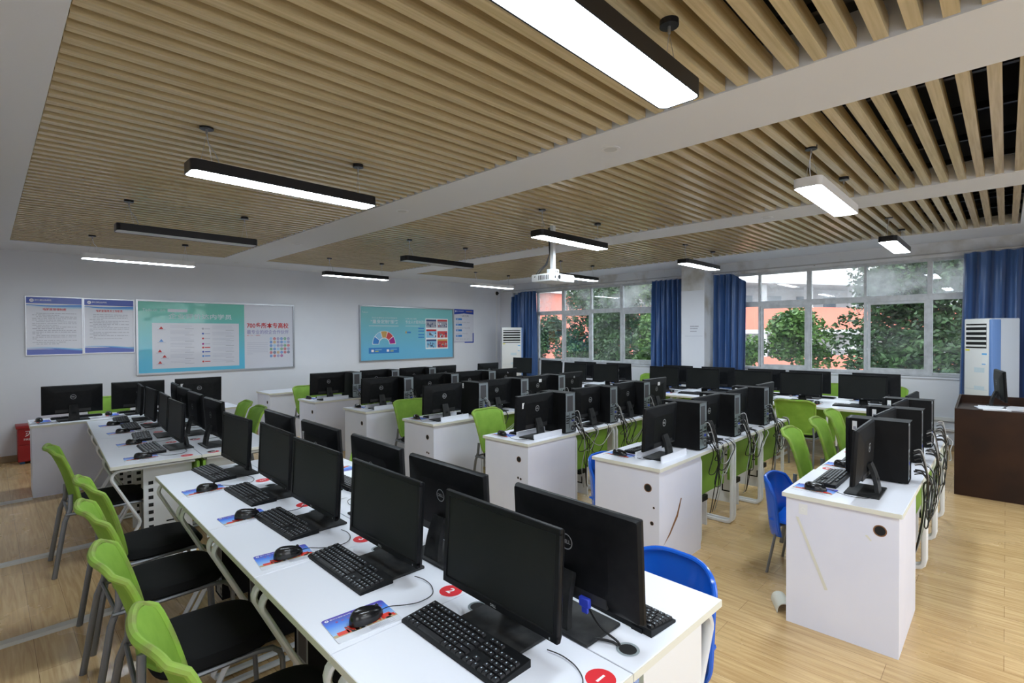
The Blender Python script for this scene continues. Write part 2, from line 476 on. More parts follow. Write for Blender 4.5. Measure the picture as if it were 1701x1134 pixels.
def arc(c, r, a0, a1, n, ax=('x', 'z')):
    out = []
    for i in range(n + 1):
        a = R(a0 + (a1 - a0) * i / n); d = {'x': c[0], 'y': c[1], 'z': c[2]}
        d[ax[0]] += r * math.cos(a); d[ax[1]] += r * math.sin(a); out.append((d['x'], d['y'], d['z']))
    return out

# ------------------------------------------------------------------ room shell
XW, YW, X0, Y0 = 9.42, 9.55, -1.6, -2.9
def zc(x): return 2.83 + .0125 * x
b = MB(); b.box(X0, XW + .3, Y0, YW + .2, -.06, 0, 'floor'); tag(b.build('floor', kind='structure'), 'glossy tan oak laminate floor of the classroom')
b = MB(); b.box(X0, XW + .3, YW, YW + .2, 0, 3.6, 'wall'); tag(b.build('wall_back', kind='structure'), 'white wall carrying the notice boards')
b = MB(); b.box(X0 - .2, X0, Y0, YW + .2, 0, .95, 'wall'); b.box(X0 - .2, X0, Y0, YW + .2, 2.5, 3.6, 'wall'); b.box(X0 - .2, X0, Y0, -2.2, .95, 2.5, 'wall')
b.box(X0 - .2, X0, -.3, YW + .2, .95, 2.5, 'wall'); tag(b.build('wall_left', kind='structure'), 'white left wall of the classroom')
b = MB(); b.box(X0 - .2, XW + .3, Y0 - .2, Y0, 0, .95, 'wall'); b.box(X0 - .2, XW + .3, Y0 - .2, Y0, 2.5, 3.6, 'wall'); b.box(X0 - .2, -.2, Y0 - .2, Y0, .95, 2.5, 'wall')
b.box(6.2, XW + .3, Y0 - .2, Y0, .95, 2.5, 'wall'); tag(b.build('wall_front', kind='structure'), 'white front wall behind the camera')
# window wall: openings W1 y 4.45..9.05, W2 y -.78..3.92, z 1.02..2.73
WT = .26
b = MB()
b.box(XW, XW + WT, Y0, YW, 0, 1.03, 'wall')
b.box(XW, XW + WT, 9.10, YW, 1.03, 3.6, 'wall')
b.box(XW, XW + WT, 3.92, 4.42, 1.03, 2.73, 'wall')
b.box(XW, XW + WT, Y0, -.80, 1.03, 2.73, 'wall')
b.box(XW, XW + WT, Y0, 9.10, 2.73, 3.6, 'wallstain')
tag(b.build('wall_right', kind='structure'), 'window wall with a stained white band above the windows')
b = MB(); b.box(9.0, XW, 3.90, 4.335, 0, 2.95, 'wallstain'); b.box(8.995, 9.0, 3.90, 4.335, 0, 2.45, 'wall')
pil = b.build('trim_1', kind='structure'); tag(pil, 'stained white pillar between the two windows')
b = MB()
T = Matrix(((0, 0, -1, 8.992), (-1, 0, 0, 4.29), (0, 1, 0, 0), (0, 0, 0, 1)))
for j, (w_, z_) in enumerate(((.16, 1.79), (.14, 1.75), (.12, 1.70))):
    for q in range(6): b.rect(.13 + q * w_ / 6, .13 + (q + .75) * w_ / 6, z_, z_ + .02, 0, 'p_grey', T=T)
b.rect(.03, .36, 1.62, 1.626, 0, 'p_lgrey', T=T)
ns = b.build('lettering', pil)

# baseboards
b = MB(); b.box(X0, XW, YW - .014, YW, 0, .085, 'beige'); tag(b.build('baseboard_back', kind='structure'), 'tan skirting under the notice board wall')
b = MB(); b.box(XW - .014, XW, Y0, YW - .014, 0, .085, 'beige'); tag(b.build('baseboard_right', kind='structure'), 'tan skirting under the windows')
b = MB(); b.box(XW - .03, XW, -2.0, 3.9, .42, .47, 'white_plastic'); b.box(XW - .03, XW, -2.0, 3.9, .28, .31, 'white_plastic'); tag(b.build('trim_2', kind='structure'), 'white cable trunking below the right window')

# ceiling: sloping very slightly up to the windows; slat panels between plaster strips
PAN = [(.225, 2.57), (3.165, 5.54), (6.09, 8.45)]
PY0, PY1 = -.11, 8.63
def cbox(b, x0, x1, y0, y1, d0, d1, m):
    vs = []
    for dz in (d0, d1):
        for y in (y0, y1):
            for x in (x0, x1): vs.append((x, y, zc(x) + dz))
    b.add(vs, [(0, 2, 3, 1), (4, 5, 7, 6), (0, 1, 5, 4), (2, 6, 7, 3), (0, 4, 6, 2), (1, 3, 7, 5)], m)
b = MB()
xs = [X0] + [v for p in PAN for v in p] + [XW]
for i in range(0, len(xs), 2): cbox(b, xs[i], xs[i + 1], PY0, PY1, 0, .16, 'ceil')
cbox(b, X0, XW, Y0, PY0, 0, .16, 'ceil'); cbox(b, X0, XW, PY1, YW, 0, .16, 'ceil')
tag(b.build('ceiling', kind='structure'), 'white plaster ceiling strips around the slatted panels')
b = MB(); b.box(X0 - .2, XW + .3, Y0 - .2, YW + .2, 3.55, 3.65, 'black'); tag(b.build('trim_3', kind='structure'), 'black painted slab above the slats')
PITCH = .1095
pn = ['left', 'middle', 'right']
for k, (a, c) in enumerate(PAN):
    b = MB()
    y = 1.47 - PITCH * 14
    while y < PY1 - .03:
        if y > PY0 + .01:
            cbox(b, a + .004, c - .004, y - .0255, y + .0255, .006, .088, 'slat')
        y += PITCH
    pan = tag(b.build('trim_%d' % (4 + k), kind='structure'), 'oak coloured slatted ceiling panel on the %s' % pn[k])
    b = MB()
    for t in (.12, .38, .64, .9):
        x = a + (c - a) * t
        cbox(b, x - .015, x + .015, PY0, PY1, .089, .13, 'rail')
        yy = PY0 + .3
        while yy < PY1: b.box(x - .004, x + .004, yy - .004, yy + .004, zc(x) + .13, 3.55, 'rail'); yy += 1.1
    b.build('carrier_rails', pan)

# ------------------------------------------------------------------ windows
def window(n, ya, yb, mull, wide, label):
    root = None
    x0, x1 = XW + .05, XW + .115
    zb, zt_, zr0, zr1 = 1.03, 2.73, 2.135, 2.225
    b = MB()
    b.box(x0, x1, ya, yb, zb, zb + .055, 'winframe'); b.box(x0, x1, ya, yb, zt_ - .04, zt_, 'winframe')
    b.box(x0, x1, ya, ya + .04, zb, zt_, 'winframe'); b.box(x0, x1, yb - .04, yb, zb, zt_, 'winframe')
    b.box(x0 - .01, x1, ya, yb, zr0, zr1, 'winframe')
    for y in mull:
        w = .05 if y in wide else .026
        b.box(x0 - .012, x1, y - w * .6, y + w * .6, zb, zt_, 'winframe')
    b.box(XW - .02, XW + .05, ya, yb, 1.005, 1.03, 'wall')
    fr = b.build('window_%d' % n, kind='structure'); tag(fr, label)
    b = MB(); b.box(x0 + .03, x0 + .034, ya, yb, zb + .05, zr0 + .01, 'glass')
    b.build('glass', fr)
    b = MB(); b.box(x0 + .03, x0 + .034, ya, yb, zr1 - .01, zt_ - .03, 'glass_dirty')
    b.build('transom_glass', fr)
    # sash frames in alternate lower bays
    ys = sorted([ya + .04] + list(mull) + [yb - .04])
    for i in range(len(ys) - 1):
        if i % 2 == n % 2:
            p, q = ys[i] + .03, ys[i + 1] - .03
            b = MB(); X = x0 + .005
            b.box(X, X + .03, p, q, zb + .055, zb + .10, 'winframe'); b.box(X, X + .03, p, q, zr0 - .04, zr0, 'winframe')
            b.box(X, X + .03, p, p + .035, zb + .1, zr0 - .04, 'winframe'); b.box(X, X + .03, q - .035, q, zb + .1, zr0 - .04, 'winframe')
            b.build('sash', fr)
window(1, 4.42, 9.10, (8.28, 7.49, 6.70, 5.91, 5.12), (7.49, 5.91), 'left aluminium window with eight fogged panes in view')
window(2, -.80, 3.92, (3.12, 2.345, 1.57, .794, .02), (2.345, .794), 'right aluminium window beside the pillar looking onto trees')

# unseen windows added behind the camera to brighten and cool the ceiling
b = MB()
for z in (.95, 2.44): b.box(-.2, 6.2, Y0 - .12, Y0 - .06, z, z + .06, 'winframe')
for i in range(7): x = -.2 + i * 6.34 / 6; b.box(x, x + .05, Y0 - .12, Y0 - .06, .95, 2.5, 'winframe')
tag(b.build('window_3', kind='structure'), 'unseen window added in the front wall to brighten the ceiling')
b = MB()
for z in (.95, 2.44): b.box(X0 - .12, X0 - .06, -2.2, -.3, z, z + .06, 'winframe')
for i in range(4): y = -2.2 + i * 1.85 / 3; b.box(X0 - .12, X0 - .06, y, y + .05, .95, 2.5, 'winframe')
tag(b.build('window_4', kind='structure'), 'unseen window added in the left wall to brighten the ceiling')

# ------------------------------------------------------------------ pendant lights
def lamp(kind, lit):
    root = thing('pendant_light', 'pendant light', 'pendant light')
    L_, W_ = 1.14, .17
    def outline(l, w, r, n=6):
        pts = []
        for cx, cy, a in ((l / 2 - r, w / 2 - r, 0), (-l / 2 + r, w / 2 - r, 90), (-l / 2 + r, -w / 2 + r, 180), (l / 2 - r, -w / 2 + r, 270)):
            for i in range(n + 1):
                t = R(a + 90 * i / n); pts.append((cx + r * math.cos(t), cy + r * math.sin(t)))
        return pts
    bm_ = 'lampblack' if kind == 'b' else 'lampwhite'
    b = MB()
    po = outline(L_, W_, .035); pi = outline(L_ - .012, W_ - .012, .030)
    n = len(po)
    vs = [(p[0], p[1], 0) for p in po] + [(p[0], p[1], .062) for p in po] + [(p[0], p[1], 0) for p in pi] + [(p[0], p[1], .01) for p in pi]
    fs = [tuple(range(n, 2 * n))]
    for i in range(n):
        j = (i + 1) % n
        fs += [(i, j, n + j, n + i), (j, i, 2 * n + i, 2 * n + j), (2 * n + j, 2 * n + i, 3 * n + i, 3 * n + j)]
    b.add(vs, fs, bm_)
    b.build('housing', root)
    b = MB(); b.add([(p[0], p[1], .002) for p in pi], [tuple(range(n - 1, -1, -1))], 'led' if lit else 'led_off')
    b.build('diffuser', root)
    for sx in (-1, 1):
        x = sx * (L_ / 2 - .10)
        b = MB(); b.cyl((x, 0, .262), .036, .022, 'lampblack', 16); b.cyl((x, 0, .235), .006, .03, 'wire', 8)
        b.build('canopy', root)
        b = MB()
        for d in (-1, 1): b.tube([(x, 0, .24), (x + d * .045, d * .05, .062)], .0012, 'wire', 4)
        b.build('suspension_wire', root)
    x = -(L_ / 2 - .10)
    b = MB(); b.tube([(x, 0, .25), (x + .01, .01, .19), (x + .05, .02, .14), (x + .07, .02, .09), (x + .04, .0, .06)], .003, 'lampwhite' if kind == 'w' else 'cable_g', 6)
    b.build('power_cord', root)
    return root
LP = {('b', 1): Proto(lamp('b', 1)), ('b', 0): Proto(lamp('b', 0)), ('w', 1): Proto(lamp('w', 1))}
lx = [1.36, 4.27, 7.36]; ly = [.93, 3.26, 5.5, 7.68]
kinds = [[('b', 1), ('b', 1), ('b', 0), ('w', 1)], [('w', 1), ('b', 1), ('b', 0), ('b', 1)], [('b', 1), ('b', 1), ('b', 1), ('w', 1)]]
cn = ['left', 'middle', 'right']; rn = ['nearest the camera', 'second from the camera', 'third from the camera', 'nearest the notice boards']
for i in range(3):
    for j in range(4):
        k = kinds[i][j]
        kn = ('black' if k[0] == 'b' else 'white') + (' lit' if k[1] else ' unlit')
        x = lx[i]
        LP[k].put((x, ly[j], zc(x) - .272), 0, '%s pendant light under %s slat panel, %s' % (kn, cn[i], rn[j]), 'hanging linear lights')

for i in range(3):  # unseen row of lamps added to lift the foreground and even the ceiling light
    x = lx[i]
    LP[('b', 1)].put((x, -1.35, zc(x) - .272), 0, 'black lit pendant light added unseen behind the camera, %s of three' % cn[i], 'hanging linear lights')

# recessed downlights, projector, camera
dl = thing('recessed_downlight', 'x', 'downlight')
b = MB(); b.ring(0, 0, .045, .062, -.003, 'lampwhite', 24); b.cyl((0, 0, -.004), .062, .004, 'lampwhite', 24); b.build('trim_ring', dl)
b = MB(); b.disc(0, 0, .042, -.0045, 'led_off', 20); b.build('lens', dl)
DP = Proto(dl)
for (x, y, l) in ((2.84, 1.85, 'round white recessed downlight in wide ceiling beam, nearest the camera'), (2.82, 4.2, 'round white recessed downlight in wide ceiling beam, second from camera'),
                  (2.85, 6.66, 'round white recessed downlight in wide ceiling beam, third from camera'), (2.88, 9.05, 'round recessed downlight by the notice board wall'),
                  (5.84, 1.85, 'round white recessed downlight in the second, farther ceiling beam')):
    DP.put((x, y, zc(x)), 0, l, 'recessed downlights')

pr = thing('ceiling_projector', 'white projector hanging from a pole in the middle of the ceiling', 'projector', (4.47, 3.68, 2.25))
b = MB(); b.rbox(-.20, .20, -.15, .15, 0, .085, 'white_plastic', .012, 2)
for i in range(7): b.box(-.2015, -.2, -.10 + i * .022, -.09 + i * .022, .018, .068, 'port')
b.build('body', pr)
b = MB(); T = Matrix.Translation((-.09, -.15, .045)) @ Matrix.Rotation(PI / 2, 4, 'X')
b.cyl((0, 0, -.005), .034, .02, 'white_plastic', 20, T=T); b.disc(0, 0, .025, .0152, 'black_gl', 20, T=T); b.build('lens', pr)
b = MB(); b.box(-.155, -.135, -.1515, -.15, .03, .06, 'port'); b.build('sensor_window', pr)
b = MB(); b.rbox(-.07, .07, -.06, .06, .085, .10, 'white_steel', .004); b.rbox(-.055, .055, -.045, .045, .10, .15, 'white_steel', .004)
for d in (-.03, .0, .03): b.box(d - .006, d + .006, -.0465, -.045, .11, .135, 'port')
b.build('bracket', pr)
b = MB(); b.box(-.022, .022, -.022, .022, .15, .66, 'white_steel')
for i in range(9): b.box(.022, .0225, -.004, .004, .18 + i * .04, .20 + i * .04, 'port')
b.build('pole', pr)
b = MB()
for d in (0, 1): b.tube([(-.03, .02 + d * .02, .62), (-.035, .02, .32), (-.07 - d * .02, .03, .2), (-.15 - d * .03, .06, .12), (-.17 - .03 * d, .1, .05)], .006, 'cable_b', 6)
b.build('cable', pr)

sc_ = thing('security_camera', 'small black dome security camera high on the notice board wall', 'camera', (9.28, 9.55, 2.74))
b = MB(); T = Matrix.Rotation(PI / 2, 4, 'X'); b.cyl((0, 0, 0), .055, .03, 'white_plastic', 16, T=T); b.build('base', sc_)
b = MB(); b.cyl((0, 0, .03), .052, .05, 'black_gl', 16, r2=.02, T=T); b.build('dome', sc_)
b = MB(); b.box(9.265, 9.28, 9.538, 9.55, .1, 2.70, 'white_plastic'); b.box(9.30, 9.305, 9.54, 9.55, .1, 2.70, 'white_plastic')
tag(b.build('trim_8', kind='structure'), 'thin white conduit below the security camera')

# ------------------------------------------------------------------ posters on the back wall
def wallT(x, z, y=YW): return Matrix(((1, 0, 0, x), (0, 0, -1, y), (0, 1, 0, z), (0, 0, 0, 1)))
def frame_mb(w, h, t, d, m, T):
    b = MB(T)
    b.box(-t, w + t, -t, 0, 0, d, m); b.box(-t, w + t, h, h + t, 0, d, m); b.box(-t, 0, 0, h, 0, d, m); b.box(w, w + t, 0, h, 0, d, m)
    return b
def wave(b, w, y0, amp, thick, z, m, up=True, n=16):
    pts = []
    for i in range(n + 1): t = i / n; pts.append((w * t, y0 + amp * math.sin(t * 3.4 + .4) - .03 * t))
    for i in range(n): 
        p, q = pts[i], pts[i + 1]; ta = thick * (.3 + i / n); tb = thick * (.3 + (i + 1) / n)
        b.add([(p[0], p[1], z), (q[0], q[1], z), (q[0], q[1] + tb, z), (p[0], p[1] + ta, z)], [(0, 1, 2, 3)], m)
def notice(x, z, w, h, title, rows, label):
    r = thing('framed_notice', label, 'poster', (x + w / 2, YW, z), 0, 'framed rule notices')
    T = wallT(-w / 2, 0, 0)
    frame_mb(w, h, .012, .02, 'alu', T).build('frame', r)
    b = MB(T); b.box(0, w, 0, h, 0, .008, 'p_paper'); b.build('sheet', r)
    z0 = .0086
    b = MB(T); b.rect(0, w, h - .085, h, z0, 'p_blue'); wave(b, w, h - .105, -.012, .03, z0 + .0004, 'p_mid'); wave(b, w, h - .118, -.010, .010, z0 + .0008, 'p_cyan'); b.build('top_band', r)
    b = MB(T); b.rect(0, w, 0, .075, z0, 'p_blue'); wave(b, w, .080, .012, .016, z0 + .0004, 'p_mid'); wave(b, w, .095, .012, .008, z0 + .0008, 'p_cyan'); b.build('bottom_band', r)
    b = MB(T)
    b.ring(.055, h - .045, .012, .022, z0 + .001, 'pure_w', 20); b.ring(.055, h - .045, .003, .008, z0 + .001, 'pure_w', 12)
    b.text('惠州工程职业技术学院', .085, h - .052, .024, z0 + .001, 'pure_w', width=.17)
    b.build('header_lettering', r)
    b = MB(T); b.text(title, w / 2, h - .182, .036, z0, 'p_red', width=w * (.42 if len(title) < 8 else .54), align='c', bold=.015); b.build('title_lettering', r)
    b = MB(T); y = h - .225; rr = random.Random(len(title))
    for (ind, ln) in rows:
        u = w * (.10 + (.07 if ind else 0)); end = w * (.10 + .80 * ln)
        while u < end:
            l = rr.uniform(.010, .05)
            b.rect(u, min(u + l, end), y, y + .008, z0, 'p_grey'); u += l + rr.uniform(.003, .012)
        y -= .0235
    b.build('body_text', r)
rows1 = [(1, 1), (0, .6), (1, 1), (0, 1), (0, .7), (1, 1), (0, 1), (0, .58), (1, 1), (0, .7), (1, 1), (0, 1), (0, .2), (1, 1), (0, 1), (0, .1), (1, 1), (0, .74), (1, .6)]
rows2 = [(1, .97), (1, .97), (1, .97), (0, .35), (1, 1), (0, .72), (1, 1), (0, .5), (1, 1), (0, 1), (0, .1), (1, 1), (0, .47), (1, 1), (0, .14), (1, .83)]
notice(.395, 1.425, .58, .79, '电脑室管理制度', rows1, 'framed notice with blue bands titled in red, leftmost on the wall')
notice(1.003, 1.435, .575, .775, '电脑室辅导员工作职责', rows2, 'framed notice with blue bands, touching the left edge of the big board')

# big board 1
r = thing('display_board', 'wide framed board in green-blue and white with the red 700 heading', 'poster board', (2.81, YW, 1.10), 0, 'framed display boards')
w, h = 2.36, 1.11; T = wallT(-w / 2, 0, 0)
frame_mb(w, h, .025, .035, 'alu', T).build('frame', r)
b = MB(T); b.box(0, w, 0, h, 0, .01, 'p_paper'); b.build('sheet', r)
b = MB(T); b.rect(.0, 1.52, 0, h, .0105, 'p_teal'); b.build('teal_print', r)
b = MB(T); b.rect(.18, 1.43, .06, .78, .011, 'p_paper'); b.rect(.39, .66, .955, 1.0, .011, 'p_paper'); b.build('white_print', r)
b = MB(T); b.text('企业评价达内学员', .40, .845, .088, .0112, 'p_pale', width=.92, bold=.018); b.text('Tedu.cn', .06, .96, .042, .0112, 'p_pale', width=.19); b.text('达内', .285, .96, .035, .0112, 'p_pale'); b.build('heading_lettering', r)
b = MB(T); rr = random.Random(3)
for col_, us in ((0, .42), (1, 1.02)):
    y = .73; b = MB(T)
    while y > .10:
        for q in range(rr.choice((2, 3))):
            e = us + .33 * rr.uniform(.8, 1); b.rect(us, min(e, us + .34), y, y + .006, .0115, 'p_lgrey'); y -= .022
        b.rect(us + .2, us + .33, y, y + .006, .0115, 'p_grey'); y -= .035
    b.build('body_text', r)
b = MB(T)
lg = [(.30, .70, 'p_scar'), (.30, .50, 'p_mid'), (.28, .335, 'p_red'), (.34, .25, 'p_scar'), (.28, .155, 'p_scar')]
for (u, v, m_) in lg:
    b.poly([(u - .03, v - .018, .0116), (u + .03, v - .018, .0116), (u, v + .026, .0116)], m_); b.rect(u - .05, u + .06, v - .034, v - .024, .0116, 'p_lgrey')
for (v, m_) in ((.69, 'p_grey'), (.61, 'p_blue'), (.53, 'p_scar'), (.44, 'p_mag'), (.38, 'p_scar'), (.31, 'p_blue'), (.24, 'p_mid'), (.15, 'p_scar')):
    b.disc(.88, v, .016, .0116, m_, 12); b.rect(.905, .985, v - .008, v + .008, .0116, m_ if v < .4 else 'p_lgrey')
b.build('company_logos', r)
b = MB(T); b.text('700多所本专高校', 1.56, .70, .105, .0112, 'p_red', width=.72, bold=.02); b.text('985、211、一本重点', 1.56, .565, .024, .0112, 'p_red', width=.22); b.build('red_lettering', r)
b = MB(T); b.text('最专业的校企合作伙伴', 1.56, .60, .075, .0112, 'p_purple', width=.72, bold=.008)
for i in range(7): b.rect(1.56, 1.56 + (.35 if i < 6 else .1), .44 - i * .032, .448 - i * .032, .0112, 'p_lgrey')
b.build('violet_lettering', r)
b = MB(T); cm = ['p_cyan', 'p_scar', 'p_purple', 'p_mid', 'p_green', 'p_purple', 'p_mid', 'p_orange', 'p_purple', 'p_mid', 'p_cyan', 'p_purple', 'p_mid', 'p_cyan', 'p_purple', 'p_purple', 'p_green', 'p_scar', 'p_green', 'p_mid', 'p_cyan', 'p_green', 'p_red', 'p_purple', 'p_scar', 'p_navy', 'p_orange', 'p_mid', 'p_red', 'p_navy', 'p_mid', 'p_scar', 'p_purple', 'p_mag']
for i, m_ in enumerate(cm):
    u = 1.965 + (i % 6) * .062; v = .515 - (i // 6) * .062
    b.ring(u, v, .014, .024, .0113, m_, 16); b.disc(u, v, .009, .0113, m_, 10)
b.build('school_badges', r)

# board 2
w, h = 2.43, 1.12
r = thing('display_board', 'framed aqua board with a coloured arch chart and six photos', 'poster board', (6.585, YW, 1.145), 0, 'framed display boards')
T = wallT(-w / 2, 0, 0)
frame_mb(w, h, .025, .035, 'alu', T).build('frame', r)
b = MB(T); b.box(0, w, 0, h, 0, .01, 'p_aqua'); b.build('sheet', r)
b = MB(T); b.text('“量身定制”服务', .24, .77, .085, .0112, 'p_pale', width=.68, bold=.015); b.text('为企业提供全方位招聘服务', .27, .875, .035, .0112, 'p_pale', width=.62)
b.rect(.20, .92, .715, .728, .0112, 'p_pale'); b.text('专业人才服务团队', 1.10, .775, .075, .0112, 'p_pale', width=.56, bold=.01); b.text('专业专注的人才团队', 1.10, .87, .032, .0112, 'p_pale', width=.30); b.rect(1.10, 1.48, .72, .73, .0112, 'p_pale')
b.text('Tedu.cn', .04, .99, .030, .0112, 'p_pale', width=.14); b.build('heading_lettering', r)
b = MB(T); cc = ['p_mid', 'p_cyan', 'p_orange', 'p_scar', 'p_mag']
b.ring(.56, .33, .125, .285, .0112, 'pure_w', 30, a0=0, a1=PI)
for i in range(5): b.ring(.56, .335, .137, .273, .0116, cc[4 - i], 8, a0=PI * i / 5 + .03, a1=PI * (i + 1) / 5 - .03)
b.build('arch_chart', r)
b = MB(T); b.rect(.19, .93, .14, .26, .0112, 'p_mid')
b.build('caption_banner', r)
b = MB(T); b.rect(.25, .31, .17, .22, .0116, 'pure_w'); b.rect(.62, .68, .17, .22, .0116, 'pure_w'); b.rect(.34, .50, .21, .225, .0116, 'p_cyan'); b.rect(.71, .88, .21, .225, .0116, 'p_cyan'); b.rect(.34, .42, .175, .19, .0116, 'yellow'); b.rect(.71, .79, .175, .19, .0116, 'yellow'); b.build('banner_print', r)
b = MB(T)
for v in (.66, .60, .52, .46): b.rect(1.44, 1.60, v, v + .025, .0114, 'p_mid')
b.build('blue_tags', r)
b = MB(T); b.rect(1.10, 1.13, .56, .61, .0114, 'p_orange'); b.rect(1.14, 1.24, .565, .60, .0114, 'p_mid')
b.build('caption_print', r)
b = MB(T); b.rect(1.64, 2.29, .20, .90, .0112, 'pure_w'); b.build('photo_backing', r)
rr = random.Random(5)
pc = [('p_navy', 'p_grey'), ('p_scar', 'p_grey'), ('p_red', 'p_cyan'), ('pure_w', 'p_scar'), ('p_navy', 'p_cyan'), ('p_orange', 'p_scar')]
for i in range(6):
    u = 1.66 + (i % 2) * .32; v = .69 - (i // 2) * .23
    b = MB(T); b.rect(u, u + .29, v, v + .19, .0115, pc[i][1]); b.rect(u, u + .29, v + .15, v + .19, .0118, pc[i][0])
    if i in (3, 5): b.rect(u, u + .29, v, v + .04, .0118, 'p_scar')
    for q in range(16):
        a = u + rr.uniform(0, .26); c = v + rr.uniform(0, .09); b.rect(a, a + .022, c, c + rr.uniform(.02, .05), .0121, rr.choice(['p_navy', 'p_lgrey', 'pure_w', pc[i][0], 'p_navy']))
    b.build('photograph', r)

# small notice
w, h = .62, .82
r = thing('wall_notice', 'small white notice with navy header beside the aqua board', 'poster', (8.17, YW, 1.47))
T = wallT(-w / 2, 0, 0)
b = MB(T); b.box(0, w, 0, h, 0, .008, 'p_paper'); b.build('sheet', r)
b = MB(T); b.rect(0, w, h - .10, h, .0085, 'p_blue'); b.poly([(0, h - .13, .0085), (w * .5, h - .10, .0085), (w, h - .12, .0085), (w, h - .09, .0085), (0, h - .09, .0085)], 'p_blue')
b.rect(.32, w, 0, .03, .0085, 'p_blue'); b.rect(w - .035, w, 0, .24, .0085, 'p_blue'); b.rect(0, .32, .03, .036, .0085, 'p_purple')
for v in (.555, .42, .285, .15): b.rect(.05, .24, v, v + .045, .0086, 'p_mid')
b.build('blue_print', r)
b = MB(T); b.text('一训三风', .18, .635, .045, .0087, 'print_d', width=.28)
for v, s in ((.485, '求真 笃学 励志 践行'), (.35, '团结 勤奋 严谨 创新'), (.215, '立德树人 以生为本'), (.08, '勤学 善思 知行 合一')): b.text(s, .06, v, .030, .0087, 'p_grey', width=.44 if v != .215 else .36)
b.build('dark_lettering', r)
b = MB(T)
for v, s in ((.563, '校训'), (.428, '校风'), (.293, '教风'), (.158, '学风')): b.text(s, .075, v, .028, .0089, 'pure_w')
b.ring(.045, h - .05, .01, .02, .0089, 'pure_w', 16); b.text('惠州工程职业学院', .075, h - .06, .022, .0089, 'pure_w', width=.22); b.rect(.38, .58, h - .06, h - .045, .0089, 'p_orange')
b.build('white_lettering', r)

# fire box
r = thing('fire_extinguisher_box', 'red fire extinguisher box standing against the wall at far left', 'fire box', (.55, 9.38, 0))
b = MB(); b.rbox(-.27, .27, -.13, .13, .03, .47, 'fire_red', .006); b.rbox(-.285, .285, -.145, .145, .465, .505, 'fire_red', .006)
b.box(-.25, -.20, -.1, -.05, 0, .03, 'p_mid'); b.box(.2, .25, -.1, -.05, 0, .03, 'p_mid'); b.build('body', r)
b = MB(); b.box(-.255, .255, -.134, -.130, .04, .245, 'fire_red'); b.build('lower_door', r)
b = MB(); b.box(-.255, .255, -.134, -.130, .255, .455, 'fire_red'); b.build('upper_door', r)
b = MB(wallT(0, 0, -.1352)); b.text('灭火器箱', -.20, .36, .075, 0, 'pure_w', width=.38); b.text('FIRE EXTINGUISHER BOX', -.21, .31, .026, 0, 'pure_w', width=.40); b.build('lettering', r)
b = MB(wallT(0, 0, -.1352)); b.text('火 警 119', -.15, .11, .065, 0, 'pure_w', width=.32); b.rect(-.14, -.06, .252, .256, 0, 'pure_w'); b.build('lettering', r)

# ------------------------------------------------------------------ curtains, rods
def curtain(ya, yb, zt_, zb, folds, label, flare=0.0, droop=None, x=XW - .14, ztop_r=None):
    root = thing('curtain', label, 'curtain', (x, (ya + yb) / 2, 0), 0, 'blue window curtains')
    w = yb - ya; rr = random.Random(int(ya * 100)); ph = [rr.uniform(0, 6) for _ in range(6)]
    def fn(u, v):
        y = (u - .5) * w * (1 + flare * (1 - v) ** 1.3)
        a = .045 + .02 * (1 - v)
        d = math.sin(u * folds * 2 * PI + .7 * math.sin(v * 2.1 + ph[0])) + .35 * math.sin(u * folds * 4.3 * PI + ph[1] + v * 1.4)
        if v > .93: d *= .75
        z = zb + (zt_ - zb) * v
        if droop:
            side, amt = droop
            k = max(0, 1 - (u if side < 0 else 1 - u) / .38)
            z -= amt * k * max(0, (v - .80) / .20)
            y += side * .02 * k * v
        else: z += .012 * math.sin(u * folds * 2 * PI) * (v > .97)
        return (a * d, y, z)
    b = MB(); b.surf(fn, int(folds * 14), 40, 'curtain', .004); b.build('cloth', root)
    for i in range(int(folds) + 1):
        y = (-.5 + i / folds) * w
        b = MB(); b.tube([(0, y, zt_ - .02), (.0, y, zt_ + .012), (.01, y, zt_ + .02)], .003, 'wire', 5); b.build('hook', root)
    return root
curtain(8.17, 8.98, 2.72, .12, 7, 'blue satin curtain in the far corner behind the tall air conditioner', 0, (1, .12))
curtain(4.44, 5.08, 2.72, .12, 6, 'blue satin curtain gathered on the left of the pillar', .12)
curtain(3.30, 3.86, 2.73, .12, 5, 'blue satin curtain gathered on the right of the pillar', .0, (-1, .16))
curtain(-.95, .42, 2.74, .12, 9, 'wide blue satin curtain at the right edge behind the air conditioner', .08)
for ya, yb, l in ((4.4, 9.3, 'thin metal curtain rod above the left window'), (-1.6, 3.88, 'thin metal curtain rod above the right window')):
    b = MB(); b.tube([(0, ya, 0), (0, yb, 0)], .011, 'wire', 8)
    y = ya + .1
    while y < yb: b.box(0, .14, y - .006, y + .006, -.006, .006, 'wire'); y += 1.25
    o = b.build('curtain_rod', loc=(XW - .14, 0, 2.765)); tag(o, l, 'curtain rod')

